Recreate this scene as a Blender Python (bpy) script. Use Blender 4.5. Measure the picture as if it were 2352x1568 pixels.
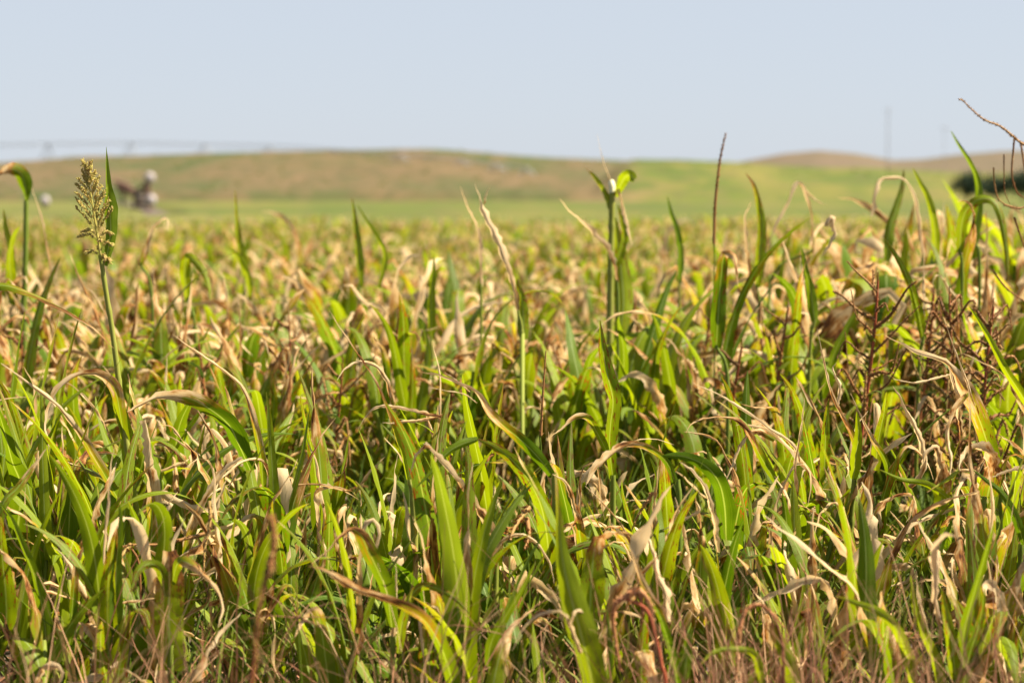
import bpy, math, random
import numpy as np
from mathutils import Vector, noise as mnoise

SEED = 11
rng = np.random.default_rng(SEED)
random.seed(SEED)
S = bpy.context.scene
for o in list(bpy.data.objects):
    bpy.data.objects.remove(o)
COL = S.collection

# ------------------------------------------------------------------ camera
CAM_H = 1.0
PITCH = math.radians(4.18)
FL, SW = 70.0, 36.0
cd = bpy.data.cameras.new('camera')
cam = bpy.data.objects.new('camera', cd)
COL.objects.link(cam)
cam.location = (0, 0, CAM_H)
cam.rotation_euler = (math.pi / 2 - PITCH, 0, 0)
cd.lens = FL
cd.sensor_width = SW
cd.clip_start = 0.05
cd.clip_end = 5000
cd.dof.use_dof = True
cd.dof.focus_distance = 4.0
cd.dof.aperture_fstop = 3.6
S.camera = cam

# ------------------------------------------------------------------ light
SUN_EL, SUN_AZ = math.radians(53), math.radians(91)   # azimuth clockwise from +Y (the view)
w = bpy.data.worlds.new("World")
S.world = w
w.use_nodes = True
nt = w.node_tree
nt.nodes.clear()
sky = nt.nodes.new('ShaderNodeTexSky')
sky.sky_type = 'NISHITA'
sky.sun_disc = False
sky.sun_elevation = SUN_EL
sky.sun_rotation = SUN_AZ
sky.altitude = 1200
sky.air_density = 1.0
sky.dust_density = 2.0
sky.ozone_density = 2.5
bg = nt.nodes.new('ShaderNodeBackground')
bg.inputs[1].default_value = 0.05
wo = nt.nodes.new('ShaderNodeOutputWorld')
# pale haze painted into the sky colour near the horizon, thinning towards the zenith
tcw = nt.nodes.new('ShaderNodeTexCoord'); sxw = nt.nodes.new('ShaderNodeSeparateXYZ')
mrw = nt.nodes.new('ShaderNodeMapRange'); mrw.interpolation_type = 'SMOOTHSTEP'
mrw.inputs[1].default_value = .10; mrw.inputs[2].default_value = .5; mrw.inputs[3].default_value = .86; mrw.inputs[4].default_value = .05
mxw = nt.nodes.new('ShaderNodeMix'); mxw.data_type = 'RGBA'
mxw.inputs[7].default_value = (3.98, 4.30, 4.80, 1)
nt.links.new(tcw.outputs['Generated'], sxw.inputs[0]); nt.links.new(sxw.outputs[2], mrw.inputs[0])
nt.links.new(mrw.outputs[0], mxw.inputs[0]); nt.links.new(sky.outputs[0], mxw.inputs[6])
nt.links.new(mxw.outputs[2], bg.inputs[0])
nt.links.new(bg.outputs[0], wo.inputs[0])
sd = bpy.data.lights.new('sun', 'SUN')
sd.energy = 5.0
sd.angle = math.radians(0.5)
sd.color = (1.0, 0.90, 0.72)
sun = bpy.data.objects.new('sun', sd)
COL.objects.link(sun)
sv = Vector((math.sin(SUN_AZ) * math.cos(SUN_EL), math.cos(SUN_AZ) * math.cos(SUN_EL), math.sin(SUN_EL)))
sun.rotation_euler = (-sv).to_track_quat('-Z', 'Y').to_euler()
sun.location = (5, -5, 20)
S.view_settings.view_transform = 'Standard'
S.view_settings.look = 'None'
S.view_settings.exposure = 1.70
S.view_settings.gamma = 1
S.view_settings.use_curve_mapping = False
S.render.engine = 'CYCLES'
S.cycles.max_bounces = 8
S.cycles.diffuse_bounces = 4
S.cycles.transmission_bounces = 4
S.cycles.glossy_bounces = 2

# ------------------------------------------------------------------ photo geometry -> world
def P(px, py, d):
    """A point at distance d (m, along the ground) seen at (px, py) of the 2352 x 1568 photograph."""
    cx = (px - 1176.0) / 2352.0 * SW / FL
    cy = -(py - 784.0) / 2352.0 * SW / FL
    t = d / (math.cos(PITCH) + cy * math.sin(PITCH))
    return np.array([cx * t, d, CAM_H + t * (cy * math.cos(PITCH) - math.sin(PITCH))])

def pxm(d):
    return SW / FL * d / 2352.0          # metres per photo pixel at distance d

# ------------------------------------------------------------------ mesh helpers
class Buf:
    """Collects quad grids and triangles with two point attributes, then links ONE mesh."""
    def __init__(self):
        self.v, self.f, self.a, self.b, self.n = [], [], [], [], 0
    def grid(self, V, A, B, closed=False):
        n, m = V.shape[:2]
        idx = np.arange(n * m).reshape(n, m) + self.n
        if closed:
            nx = np.roll(idx, -1, axis=1)
            q = np.stack([idx[:-1], nx[:-1], nx[1:], idx[1:]], -1).reshape(-1, 4)
        else:
            q = np.stack([idx[:-1, :-1], idx[:-1, 1:], idx[1:, 1:], idx[1:, :-1]], -1).reshape(-1, 4)
        self.v.append(V.reshape(-1, 3)); self.f.append(q)
        self.a.append(np.broadcast_to(A, (n, m, 3)).reshape(-1, 3))
        self.b.append(np.broadcast_to(B, (n, m)).reshape(-1))
        self.n += n * m
    def raw(self, V, F, a=(0, 0, 0), b=0.0):
        V = np.asarray(V, float)
        self.v.append(V); self.f.append(np.asarray(F, int) + self.n)
        self.a.append(np.broadcast_to(np.asarray(a, float), V.shape)); self.b.append(np.full(len(V), float(b)))
        self.n += len(V)
    def arrays(self):
        return (np.concatenate(self.v), np.concatenate(self.f), np.concatenate(self.a), np.concatenate(self.b))
    def build(self, name, mat, parent=None, origin=None, smooth=True):
        V, F, A, B = self.arrays()
        return link_mesh(name, V, F, A, B, mat, parent, origin, smooth)

def link_mesh(name, V, F, A, B, mat, parent=None, origin=None, smooth=True):
    me = bpy.data.meshes.new(name)
    if origin is not None:
        V = V - np.asarray(origin)
    nf = len(F)
    me.vertices.add(len(V)); me.vertices.foreach_set('co', V.astype(np.float32).ravel())
    me.loops.add(nf * 4); me.loops.foreach_set('vertex_index', F.astype(np.int32).ravel())
    me.polygons.add(nf)
    me.polygons.foreach_set('loop_start', np.arange(0, nf * 4, 4, dtype=np.int32))
    if smooth:
        me.polygons.foreach_set('use_smooth', np.ones(nf, dtype=bool))
    at = me.attributes.new('leaf', 'FLOAT_VECTOR', 'POINT'); at.data.foreach_set('vector', A.astype(np.float32).ravel())
    at = me.attributes.new('dry', 'FLOAT', 'POINT'); at.data.foreach_set('value', B.astype(np.float32).ravel())
    me.materials.append(mat)
    me.update(calc_edges=True)
    o = bpy.data.objects.new(name, me)
    COL.objects.link(o)
    if parent is not None:
        o.parent = parent
    return o

def empty(name, loc):
    o = bpy.data.objects.new(name, None)
    o.empty_display_size = 0.05
    COL.objects.link(o)
    o.location = loc
    return o

def tag(o, label=None, cat=None, group=None, kind=None):
    for k, v in (('label', label), ('category', cat), ('group', group), ('kind', kind)):
        if v:
            o[k] = v
    return o

def nrm(a):
    return a / np.maximum(np.linalg.norm(a, axis=-1, keepdims=True), 1e-9)

def frames(C, side, roll):
    T = nrm(np.gradient(C, axis=0))
    Sd = np.broadcast_to(side, C.shape)
    Sd = nrm(Sd - (Sd * T).sum(-1, keepdims=True) * T)
    N = np.cross(Sd, T)
    c, s = np.cos(roll)[:, None], np.sin(roll)[:, None]
    return T, Sd * c + N * s, N * c - Sd * s

def ribbon(C, W, side, roll, fold, dry, rnd, nu=5, ripple=0.0, buf=None):
    """A folded leaf blade along C; W = width, fold = angle of each half out of flat."""
    n = len(C)
    T, Sd, N = frames(C, side, roll)
    u = np.linspace(-1, 1, nu)
    half = (W / 2)[:, None, None]
    f = fold[:, None, None]
    au = np.abs(u)[None, :, None]
    V = C[:, None, :] + Sd[:, None, :] * u[None, :, None] * half * np.cos(f) + N[:, None, :] * (au ** 1.3) * half * np.sin(f)
    s = np.linspace(0, 1, n)
    if ripple > 0:
        ph = rnd * 40
        rp = np.sin(s[:, None] * 19 + ph + u[None, :] * 1.7) * np.abs(u)[None, :] ** 2 + 0.6 * np.sin(s[:, None] * 43 + ph * 2 - u[None, :]) * np.abs(u)[None, :] ** 2
        V = V + N[:, None, :] * (rp * ripple)[:, :, None] * half
    A = np.zeros((n, nu, 3)); A[..., 0] = u[None, :]; A[..., 1] = s[:, None]; A[..., 2] = rnd
    b = buf or Buf()
    b.grid(V, A, np.full((n, nu), dry))
    return b

def tube(C, R, k=6, a=(0, 0, 0), dry=2.0, buf=None, side=(1, 0.1, 0)):
    C = np.asarray(C, float); R = np.broadcast_to(np.asarray(R, float), (len(C),))
    T, Sd, N = frames(C, np.asarray(side, float), np.zeros(len(C)))
    th = np.arange(k) / k * 2 * math.pi
    V = C[:, None, :] + R[:, None, None] * (Sd[:, None, :] * np.cos(th)[None, :, None] + N[:, None, :] * np.sin(th)[None, :, None])
    A = np.zeros((len(C), k, 3)); A[..., 0] = np.cos(th)[None] * .8; A[..., 1] = np.linspace(0, 1, len(C))[:, None]; A[..., 2] = a[2]
    b = buf or Buf()
    b.grid(V, A, np.full((len(C), k), dry), closed=True)
    return b

def catmull(pts, n):
    p = np.asarray(pts, float)
    if len(p) == 2:
        t = np.linspace(0, 1, n)[:, None]
        return p[0] * (1 - t) + p[1] * t
    q = np.vstack([2 * p[0] - p[1], p, 2 * p[-1] - p[-2]])
    seg = np.linalg.norm(np.diff(p[:, :2], axis=0), axis=1)
    cum = np.concatenate([[0], np.cumsum(seg)]); cum /= cum[-1]
    ts = np.linspace(0, 1, n)
    out = np.zeros((n, p.shape[1]))
    for i, t in enumerate(ts):
        k = min(np.searchsorted(cum, t, side='right') - 1, len(p) - 2)
        x = (t - cum[k]) / max(cum[k + 1] - cum[k], 1e-9)
        a, b_, c, d = q[k], q[k + 1], q[k + 2], q[k + 3]
        out[i] = .5 * (2 * b_ + (c - a) * x + (2 * a - 5 * b_ + 4 * c - d) * x * x + (3 * b_ - a - 3 * c + d) * x ** 3)
    return out

# ------------------------------------------------------------------ materials
class NT:
    def __init__(self, name):
        self.m = bpy.data.materials.new(name); self.m.use_nodes = True
        self.t = self.m.node_tree; self.t.nodes.clear()
        self.out = self.t.nodes.new('ShaderNodeOutputMaterial')
    def n(self, typ, **kw):
        x = self.t.nodes.new(typ)
        for k, v in kw.items():
            setattr(x, k, v)
        return x
    def l(self, a, b):
        self.t.links.new(a, b)
    def put(self, sock, v):
        if hasattr(v, 'is_linked') or isinstance(v, bpy.types.NodeSocket):
            self.l(v, sock)
        elif isinstance(v, (tuple, list)) and len(v) == 3 and sock.type == 'RGBA':
            sock.default_value = (*v, 1)
        else:
            sock.default_value = v
    def math(self, op, a, b=0.0, c=None, clamp=False):
        x = self.n('ShaderNodeMath', operation=op, use_clamp=clamp)
        self.put(x.inputs[0], a); self.put(x.inputs[1], b)
        if c is not None:
            self.put(x.inputs[2], c)
        return x.outputs[0]
    def mix(self, f, a, b, blend='MIX'):
        x = self.n('ShaderNodeMix', data_type='RGBA', blend_type=blend)
        self.put(x.inputs[0], f); self.put(x.inputs[6], a); self.put(x.inputs[7], b)
        return x.outputs[2]
    def mr(self, v, a, b, c=0.0, d=1.0, smooth=True):
        x = self.n('ShaderNodeMapRange', interpolation_type='SMOOTHSTEP' if smooth else 'LINEAR')
        self.put(x.inputs[0], v)
        for i, q in enumerate((a, b, c, d)):
            x.inputs[1 + i].default_value = q
        return x.outputs[0]
    def comb(self, x_, y_, z_):
        c = self.n('ShaderNodeCombineXYZ')
        for i, q in enumerate((x_, y_, z_)):
            self.put(c.inputs[i], q)
        return c.outputs[0]
    def noise(self, vec, scale, detail=3, rough=.55):
        x = self.n('ShaderNodeTexNoise'); x.inputs['Scale'].default_value = scale
        x.inputs['Detail'].default_value = detail; x.inputs['Roughness'].default_value = rough
        if vec is not None:
            self.l(vec, x.inputs['Vector'])
        return x.outputs[0]
    def ramp(self, f, stops):
        x = self.n('ShaderNodeValToRGB'); self.put(x.inputs[0], f)
        e = x.color_ramp.elements
        while len(e) < len(stops):
            e.new(.5)
        for q, (p, c) in zip(e, stops):
            q.position = p; q.color = (*c, 1)
        return x.outputs[0]

def leaf_material(name='sorghum_leaf', g1=(.042, .098, .002), g2=(.200, .250, .004), transl=.47, rough=.48):
    k = NT(name)
    at = k.n('ShaderNodeAttribute', attribute_name='leaf')
    dr = k.n('ShaderNodeAttribute', attribute_name='dry')
    sp = k.n('ShaderNodeSeparateXYZ'); k.l(at.outputs['Vector'], sp.inputs[0])
    u, v, r = sp.outputs
    dry = dr.outputs['Fac']
    r97 = k.math('MULTIPLY', r, 97.0)
    n1 = k.noise(k.comb(k.math('MULTIPLY', u, .9), k.math('MULTIPLY', v, 7.0), r97), 1.0, 3)
    n2 = k.noise(k.comb(k.math('MULTIPLY', u, 7.0), k.math('MULTIPLY', v, 4.5), r97), 1.0, 3, .65)
    au = k.math('ABSOLUTE', u)
    t = k.math('SUBTRACT', k.math('ADD', v, k.math('MULTIPLY', k.math('SUBTRACT', n1, .5), .55)), dry)
    t = k.math('ADD', t, k.math('MULTIPLY', k.math('SUBTRACT', n2, .5), .45))
    t = k.math('ADD', t, k.math('MULTIPLY', au, .07))
    dead = k.mr(t, -.03, .05)
    yel = k.mr(t, -.17, .0)
    rf = k.math('POWER', k.math('FRACT', k.math('MULTIPLY', r, 13.7)), .7)
    rg = k.math('FRACT', k.math('MULTIPLY', r, 31.3))
    green = k.mix(rf, g1, g2)
    green = k.mix(k.math('MULTIPLY', k.mr(rg, .8, 1.0), .55), green, (.095, .155, .030))     # bluish waxy blades
    vein = k.noise(k.comb(k.math('MULTIPLY', u, 22.0), k.math('MULTIPLY', v, .8), r97), 1.0, 2)
    green = k.mix(k.math('MULTIPLY', k.mr(vein, .35, .7), .28), green, (.16, .22, .02))
    green = k.mix(k.mr(n2, .62, .78, 0, .5), green, (.17, .15, .02))
    n3 = k.noise(k.comb(k.math('MULTIPLY', u, 3.2), k.math('MULTIPLY', v, 13.0), k.math('ADD', r97, 7.0)), 1.0, 4, .7)
    les = k.math('MULTIPLY', k.mr(k.math('ADD', n3, k.math('MULTIPLY', k.math('ADD', v, k.math('MULTIPLY', au, .5)), .10)), .62, .68), k.mr(k.math('FRACT', k.math('MULTIPLY', r, 7.3)), .35, .6))
    yellow = k.mix(k.mr(n2, .4, .62), (.26, .25, .02), (.28, .10, .012))
    c = k.mix(k.math('MULTIPLY', yel, .7), green, yellow)
    c = k.mix(les, c, k.ramp(n2, [(.35, (.045, .014, .006)), (.6, (.20, .065, .015))]))
    # midrib
    c = k.mix(k.mr(au, .12, .03, 0, .55), c, (.33, .40, .16))
    # dead tissue: rusty near the green, tan farther out
    d1 = k.math('ADD', k.math('MULTIPLY', t, 1.1), k.math('ADD', k.math('MULTIPLY', k.math('SUBTRACT', n1, .5), 1.6), k.math('MULTIPLY', rg, .50)))
    d1 = k.math('ADD', d1, k.math('MULTIPLY', k.math('SUBTRACT', n3, .5), .9))
    d1 = k.math('ADD', d1, k.math('MULTIPLY', k.math('SUBTRACT', n2, .5), .5))
    dc = k.ramp(d1, [(0.0, (.060, .020, .008)), (.13, (.19, .070, .018)), (.32, (.37, .175, .048)), (.54, (.55, .37, .165)), (1.0, (.68, .52, .30))])
    c = k.mix(dead, c, dc)
    p = k.n('ShaderNodeBsdfPrincipled')
    k.l(c, p.inputs['Base Color'])
    k.put(p.inputs['Roughness'], k.mr(dead, 0, 1, rough, .75))
    p.inputs['Specular IOR Level'].default_value = .18
    tr = k.n('ShaderNodeBsdfTranslucent')
    k.l(k.mix(1.0, c, k.mix(dead, (1.9, 1.75, .55), (1.0, .95, .85)), 'MULTIPLY'), tr.inputs[0])
    mx = k.n('ShaderNodeMixShader')
    k.put(mx.inputs[0], transl)
    bp = k.n('ShaderNodeBump'); bp.inputs['Strength'].default_value = .35; bp.inputs['Distance'].default_value = .002
    k.l(vein, bp.inputs['Height']); k.l(bp.outputs[0], p.inputs['Normal'])
    k.l(p.outputs[0], mx.inputs[1]); k.l(tr.outputs[0], mx.inputs[2]); k.l(mx.outputs[0], k.out.inputs[0])
    return k.m

def simple_material(name, stops, scale=60., transl=0., rough=.7, coord='Object', stretch=(1, 1, 1), bump=0.):
    k = NT(name)
    tc = k.n('ShaderNodeTexCoord')
    mp = k.n('ShaderNodeMapping'); mp.inputs['Scale'].default_value = stretch
    k.l(tc.outputs[coord], mp.inputs[0])
    n = k.noise(mp.outputs[0], scale, 4)
    c = k.ramp(n, stops)
    p = k.n('ShaderNodeBsdfPrincipled'); k.l(c, p.inputs['Base Color']); p.inputs['Roughness'].default_value = rough
    if bump:
        b = k.n('ShaderNodeBump'); b.inputs['Strength'].default_value = bump; b.inputs['Distance'].default_value = .01
        k.l(n, b.inputs['Height']); k.l(b.outputs[0], p.inputs['Normal'])
    if transl:
        tr = k.n('ShaderNodeBsdfTranslucent'); k.l(c, tr.inputs[0])
        mx = k.n('ShaderNodeMixShader'); mx.inputs[0].default_value = transl
        k.l(p.outputs[0], mx.inputs[1]); k.l(tr.outputs[0], mx.inputs[2]); k.l(mx.outputs[0], k.out.inputs[0])
    else:
        k.l(p.outputs[0], k.out.inputs[0])
    return k.m

def strand_material(name, stops, transl=.25):
    """colour picked per strand from its own random number"""
    k = NT(name)
    at = k.n('ShaderNodeAttribute', attribute_name='leaf')
    sp = k.n('ShaderNodeSeparateXYZ'); k.l(at.outputs['Vector'], sp.inputs[0])
    n = k.noise(k.comb(sp.outputs[0], k.math('MULTIPLY', sp.outputs[1], 9.), k.math('MULTIPLY', sp.outputs[2], 71.)), 1., 2)
    f = k.math('ADD', k.math('MULTIPLY', sp.outputs[2], .8), k.math('MULTIPLY', k.math('SUBTRACT', n, .4), .5), clamp=True)
    c = k.ramp(f, stops)
    p = k.n('ShaderNodeBsdfPrincipled'); k.l(c, p.inputs['Base Color']); p.inputs['Roughness'].default_value = .65; p.inputs['Specular IOR Level'].default_value = .2
    tr = k.n('ShaderNodeBsdfTranslucent'); k.l(c, tr.inputs[0])
    mx = k.n('ShaderNodeMixShader'); mx.inputs[0].default_value = transl
    k.l(p.outputs[0], mx.inputs[1]); k.l(tr.outputs[0], mx.inputs[2]); k.l(mx.outputs[0], k.out.inputs[0])
    return k.m

M_LEAF = leaf_material()
M_STEM = strand_material('sorghum_stem', [(0, (.10, .15, .018)), (.5, (.17, .21, .025)), (1, (.26, .26, .05))], .15)
M_CUT = simple_material('cut_stem_pith', [(0, (.55, .50, .28)), (1, (.72, .68, .45))], 120)
M_GRAIN = strand_material('sorghum_grain', [(0, (.40, .36, .08)), (.5, (.60, .50, .15)), (.85, (.52, .34, .13)), (1, (.70, .64, .36))], .4)
M_RED = strand_material('pigweed_stem', [(0, (.22, .050, .022)), (.5, (.36, .085, .038)), (1, (.35, .16, .05))], .1)
M_SPIKE = strand_material('pigweed_spike', [(0, (.12, .055, .018)), (.35, (.24, .105, .035)), (.7, (.33, .18, .06)), (1, (.26, .24, .07))], .15)
M_RUSTSPIKE = strand_material('rusty_spike', [(0, (.26, .10, .035)), (.5, (.42, .19, .08)), (1, (.48, .28, .12))], .15)
M_DRYG = strand_material('dry_grass', [(0, (.10, .038, .020)), (.35, (.24, .10, .05)), (.7, (.36, .20, .10)), (1, (.50, .36, .20))], .25)
M_FINE = strand_material('fine_green_grass', [(0, (.045, .085, .005)), (.6, (.11, .16, .010)), (1, (.24, .22, .04))], .35)
M_PLEAF = strand_material('pigweed_leaf', [(0, (.05, .10, .012)), (.6, (.14, .17, .02)), (1, (.34, .13, .03))], .35)
M_SOIL = simple_material('soil', [(.3, (.045, .032, .020)), (.7, (.115, .080, .052))], 9., bump=.8)

def land_material(name, cols, scale, cols2=None, rows=False, sc=(1, .3, 1)):
    k = NT(name)
    tc = k.n('ShaderNodeTexCoord')
    mp = k.n('ShaderNodeMapping'); mp.inputs['Scale'].default_value = sc
    k.l(tc.outputs['Object'], mp.inputs[0])
    a = k.noise(mp.outputs[0], scale, 5, .6)
    c = k.ramp(a, cols)
    b = k.noise(mp.outputs[0], scale * 7, 4, .65)
    c = k.mix(k.mr(b, .50, .60, 0, .7), c, cols2 or cols[0][1])
    e = k.noise(mp.outputs[0], scale * 2.7, 3, .6)
    c = k.mix(k.mr(e, .54, .64, 0, .6), c, cols[-1][1])
    at = k.n('ShaderNodeAttribute', attribute_name='dry')
    c = k.mix(k.mr(k.math('ADD', at.outputs['Fac'], k.math('MULTIPLY', k.math('SUBTRACT', e, .5), .9)), .3, .7), c, (.150, .105, .048))
    p = k.n('ShaderNodeBsdfPrincipled'); k.l(c, p.inputs['Base Color']); p.inputs['Roughness'].default_value = .95
    p.inputs['Specular IOR Level'].default_value = .1
    k.l(p.outputs[0], k.out.inputs[0])
    return k.m
M_BROWN = land_material('dry_hill', [(.38, (.050, .064, .020)), (.46, (.078, .074, .030)), (.54, (.096, .074, .034)), (.64, (.118, .082, .042))], .06, (.056, .056, .022))
M_FARBROWN = land_material('far_dry_hill', [(.3, (.098, .078, .048)), (.55, (.108, .084, .052)), (.75, (.122, .086, .060))], .012, (.090, .076, .045))
M_GREEN = land_material('green_crop', [(.34, (.052, .074, .016)), (.5, (.080, .098, .018)), (.64, (.135, .118, .030))], .06, (.085, .080, .028))
M_OLIVE = land_material('olive_crop', [(.34, (.070, .088, .018)), (.5, (.100, .108, .024)), (.64, (.150, .128, .038))], .12, (.080, .080, .026))

# ------------------------------------------------------------------ terrain
def sheet(name, V, mat, kind='structure', parent=None, dry=0.):
    n, m = V.shape[:2]
    b = Buf(); b.grid(V, np.zeros((n, m, 3)), np.broadcast_to(dry, (n, m)))
    o = b.build(name, mat, parent)
    if kind:
        o['kind'] = kind
    return o

def interp(x, pts):
    xs, ys = zip(*pts)
    return float(np.interp(x, xs, ys))

# the ground: one sheet out to the horizon
rr = np.concatenate([np.linspace(-6, 40, 60), np.geomspace(45, 3200, 40)])
V = np.zeros((len(rr), 61, 3))
for i, r in enumerate(rr):
    xs = np.linspace(-1, 1, 61) * (12 + abs(r) * 1.2)
    for j, x in enumerate(xs):
        z = 0.0 if r > 60 else 0.012 * mnoise.noise(Vector((x * 3, r * 3, 0)))
        V[i, j] = (x, r, z - 0.012)
sheet('ground', V, M_SOIL)

def hill(name, x0, x1, dfoot, dridge, foot, ridge, mat, power=1.0, rough=.35, n=150, m=26):
    """A hump of land: foot line at dfoot, ridge line at dridge, falling away behind to below the ground."""
    V = np.zeros((m + 8, n, 3))
    for j in range(n):
        px = x0 + (x1 - x0) * j / (n - 1)
        fz, rz = P(px, interp(px, foot), dfoot), P(px, interp(px, ridge), dridge)
        for i in range(m):
            s = i / (m - 1)
            d = dfoot + (dridge - dfoot) * s
            h = fz[2] + (rz[2] - fz[2]) * (s ** power * (1 - .12 * s) / .88)
            x = P(px, 450, d)[0]
            e = math.sin(math.pi * s)
            h += rough * (.3 + e) * mnoise.fractal(Vector((x * .05, d * .05, 3)), 1.0, 2.0, 4)
            V[i, j] = (x, d, h)
        for i in range(8):
            s = (i + 1) / 8
            d = dridge * (1 + .35 * s)
            V[m + i, j] = (P(px, 450, d)[0], d, rz[2] * (1 - s * s) - 3 * s)
    V[0, :, 2] = -1.5
    dr = np.clip(1 - (np.linspace(x0, x1, n) - x0) / 480., 0, 1) if name == 'green_hillside' else 0.
    return sheet(name, V, mat, dry=dr)

RIDGE_L = [(-900, 380), (0, 373), (100, 368), (200, 359), (330, 358), (450, 352), (700, 346), (900, 343), (1000, 342), (1100, 350), (1250, 361), (1420, 368), (1600, 382), (2400, 470)]
FOOT_L = [(-900, 452), (400, 452), (1300, 452), (2400, 452)]
hill('brown_hill', -900, 1900, 300, 430, FOOT_L, RIDGE_L, M_BROWN)
RIDGE_G = [(1180, 470), (1300, 456), (1360, 430), (1420, 380), (1450, 366), (1550, 367), (1700, 373), (1850, 384), (2000, 386), (2200, 396), (2500, 402), (3200, 410)]
hill('green_hillside', 1180, 3200, 230, 340, [(1180, 478), (3200, 474)], RIDGE_G, M_GREEN, rough=.22)
RIDGE_F = [(1400, 420), (1600, 384), (1700, 372), (1800, 353), (1880, 346), (1960, 352), (2050, 368), (2120, 366), (2200, 355), (2300, 347), (2500, 343), (3200, 360)]
hill('far_brown_hill', 1400, 3200, 650, 900, [(1400, 440), (3200, 440)], RIDGE_F, M_FARBROWN, rough=.5)

# low young crops between the sorghum and the hills
def crop_band(name, x0, x1, d0, d1, ztop, mat, label, n=160, m=40, amp=.12):
    V = np.zeros((m, n, 3))
    for i in range(m):
        d = d0 * (d1 / d0) ** (i / (m - 1))
        for j in range(n):
            px = x0(d) + (x1(d) - x0(d)) * j / (n - 1)
            x = P(px, 450, d)[0]
            e = min(1, min(i, m - 1 - i) / 2, min(j, n - 1 - j) / 3)
            V[i, j] = (x, d, -.2 + e * (ztop + .2 + amp * mnoise.fractal(Vector((x * .25, d * .25, 9)), 1., 2., 3)))
    o = sheet(name, V, mat, 'structure')
    if label:
        tag(o, label)
crop_band('green_field', lambda d: 330 + (170 - min(d, 280)) * .6, lambda d: 3000, 72, 292, .28, M_GREEN, 'strip of bright green young crop below the brown hill')
crop_band('olive_field', lambda d: -700, lambda d: 3000, 44, 71, .30, M_OLIVE, 'dull olive crop beyond the sorghum')
crop_band('grey_green_field', lambda d: -900, lambda d: 300 + (170 - min(d, 280)) * .6, 73, 290, .26, M_OLIVE, 'dull green stubble at the foot of the hill on the left')

# ------------------------------------------------------------------ sorghum plants
def gen_leaf(base, az, L, W, e0, bend, dry, rnd, kink=None, nseg=22, nu=5, lowres=False):
    s = np.linspace(0, 1, nseg)
    e = e0 - bend * s ** 1.6
    if kink is not None:
        ks, ka = kink
        e = e - ka / (1 + np.exp(-(s - ks) * 38))
    azs = az + (rnd - .5) * 1.4 * s ** 2 + .15 * np.sin(s * 7 + rnd * 20)
    dm = np.clip((s - dry) * 6, 0, 1)
    rl = np.random.default_rng(int(rnd * 1e9))
    if dry < 1:
        sc_ = math.sqrt(22 / nseg)
        e = e + np.cumsum(rl.normal(0, .11 * sc_, nseg) * dm)
        azs = azs + np.cumsum(rl.normal(0, .15 * sc_, nseg) * dm)
    ds = L / (nseg - 1)
    d = np.stack([np.cos(e) * np.cos(azs), np.cos(e) * np.sin(azs), np.sin(e)], -1) * ds
    C = base + np.concatenate([[np.zeros(3)], np.cumsum(d[:-1], axis=0)])
    prof = np.minimum(1, .42 + s * 4.2) * np.clip(1 - s, 0, 1) ** .62 * (1.06 - .1 * s)
    curl = (.5 + .5 * math.sin(rnd * 91))
    prof = prof * (1 + dm * rl.uniform(-.45, .25, nseg))
    prof = prof * (1 - dm * (.0 + .38 * curl))
    Wd = np.maximum(W * prof, .0012)
    fold = .22 + .5 * np.exp(-s * 9) + dm * (.15 + .9 * curl) + dm * rl.normal(0, .25, nseg)
    roll = (rnd - .5) * 1.0 * s + dm * s * (math.sin(rnd * 57) * 2.6) + np.cumsum(rl.normal(0, .15, nseg) * dm)
    side = np.array([-math.sin(az), math.cos(az), 0.])
    return ribbon(C, Wd, side, roll, fold, dry, rnd, nu=nu, ripple=.10 + .12 * float(dm.max()))

def plant_arrays(r, H=.7, lod=0, dryness=.5, width=.045, nl=None, upright=0.):
    """A sorghum plant at the origin -> (stem Buf, [leaf Bufs])."""
    nseg, nu = ((22, 5), (10, 3), (6, 3))[lod]
    lean = np.array([r.normal(0, .07), r.normal(0, .07), 0])
    hs = H * r.uniform(.52, .72)
    k = 8 if lod == 0 else 4
    z = np.linspace(0, 1, k)
    bow = r.normal(0, .03, 2)
    C = np.stack([lean[0] * z + bow[0] * np.sin(z * 3), lean[1] * z + bow[1] * np.sin(z * 3), hs * z], -1)
    R = np.linspace(.0085, .0045, k) * (1 if lod == 0 else 1.1)
    stem = tube(C, R, k=6 if lod == 0 else 3, a=(0, 0, r.random()))
    n = nl or int(r.integers(7, 11))
    az0 = r.uniform(0, 6.28)
    leaves = []
    for i in range(n):
        f = (i + .4) / n
        zz = .10 + .9 * f
        base = np.array([np.interp(zz, z, C[:, 0]), np.interp(zz, z, C[:, 1]), hs * zz])
        az = az0 + i * math.pi + r.normal(0, .5)
        up = f
        L = H * r.uniform(.42, .72) * (1 - .18 * abs(up - .6))
        e0 = math.radians(r.uniform(58, 84))
        t = r.random()
        bend = math.radians(r.uniform(5, 55) if t < (.55 + .25 * upright if lod == 0 else .3) else r.uniform(70, 170))
        if upright:
            e0 = math.radians(r.uniform(70, 88)); L *= 1.22; bend *= .85
        x = r.random()
        if x < dryness:
            dry = r.uniform(.15, .78)
        elif x < dryness + .10:
            dry = r.uniform(-.5, .1)
        else:
            dry = r.uniform(.85, 1.5)
        kink = (r.uniform(.3, .85), math.radians(r.uniform(50, 165))) if (dry < .85 and r.random() < (.55 if lod == 0 else .8)) else None
        leaves.append(gen_leaf(base, az, L, width * r.uniform(.6, 1.15), e0, bend, dry, r.random(), kink, nseg, nu))
    return stem, leaves

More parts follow.
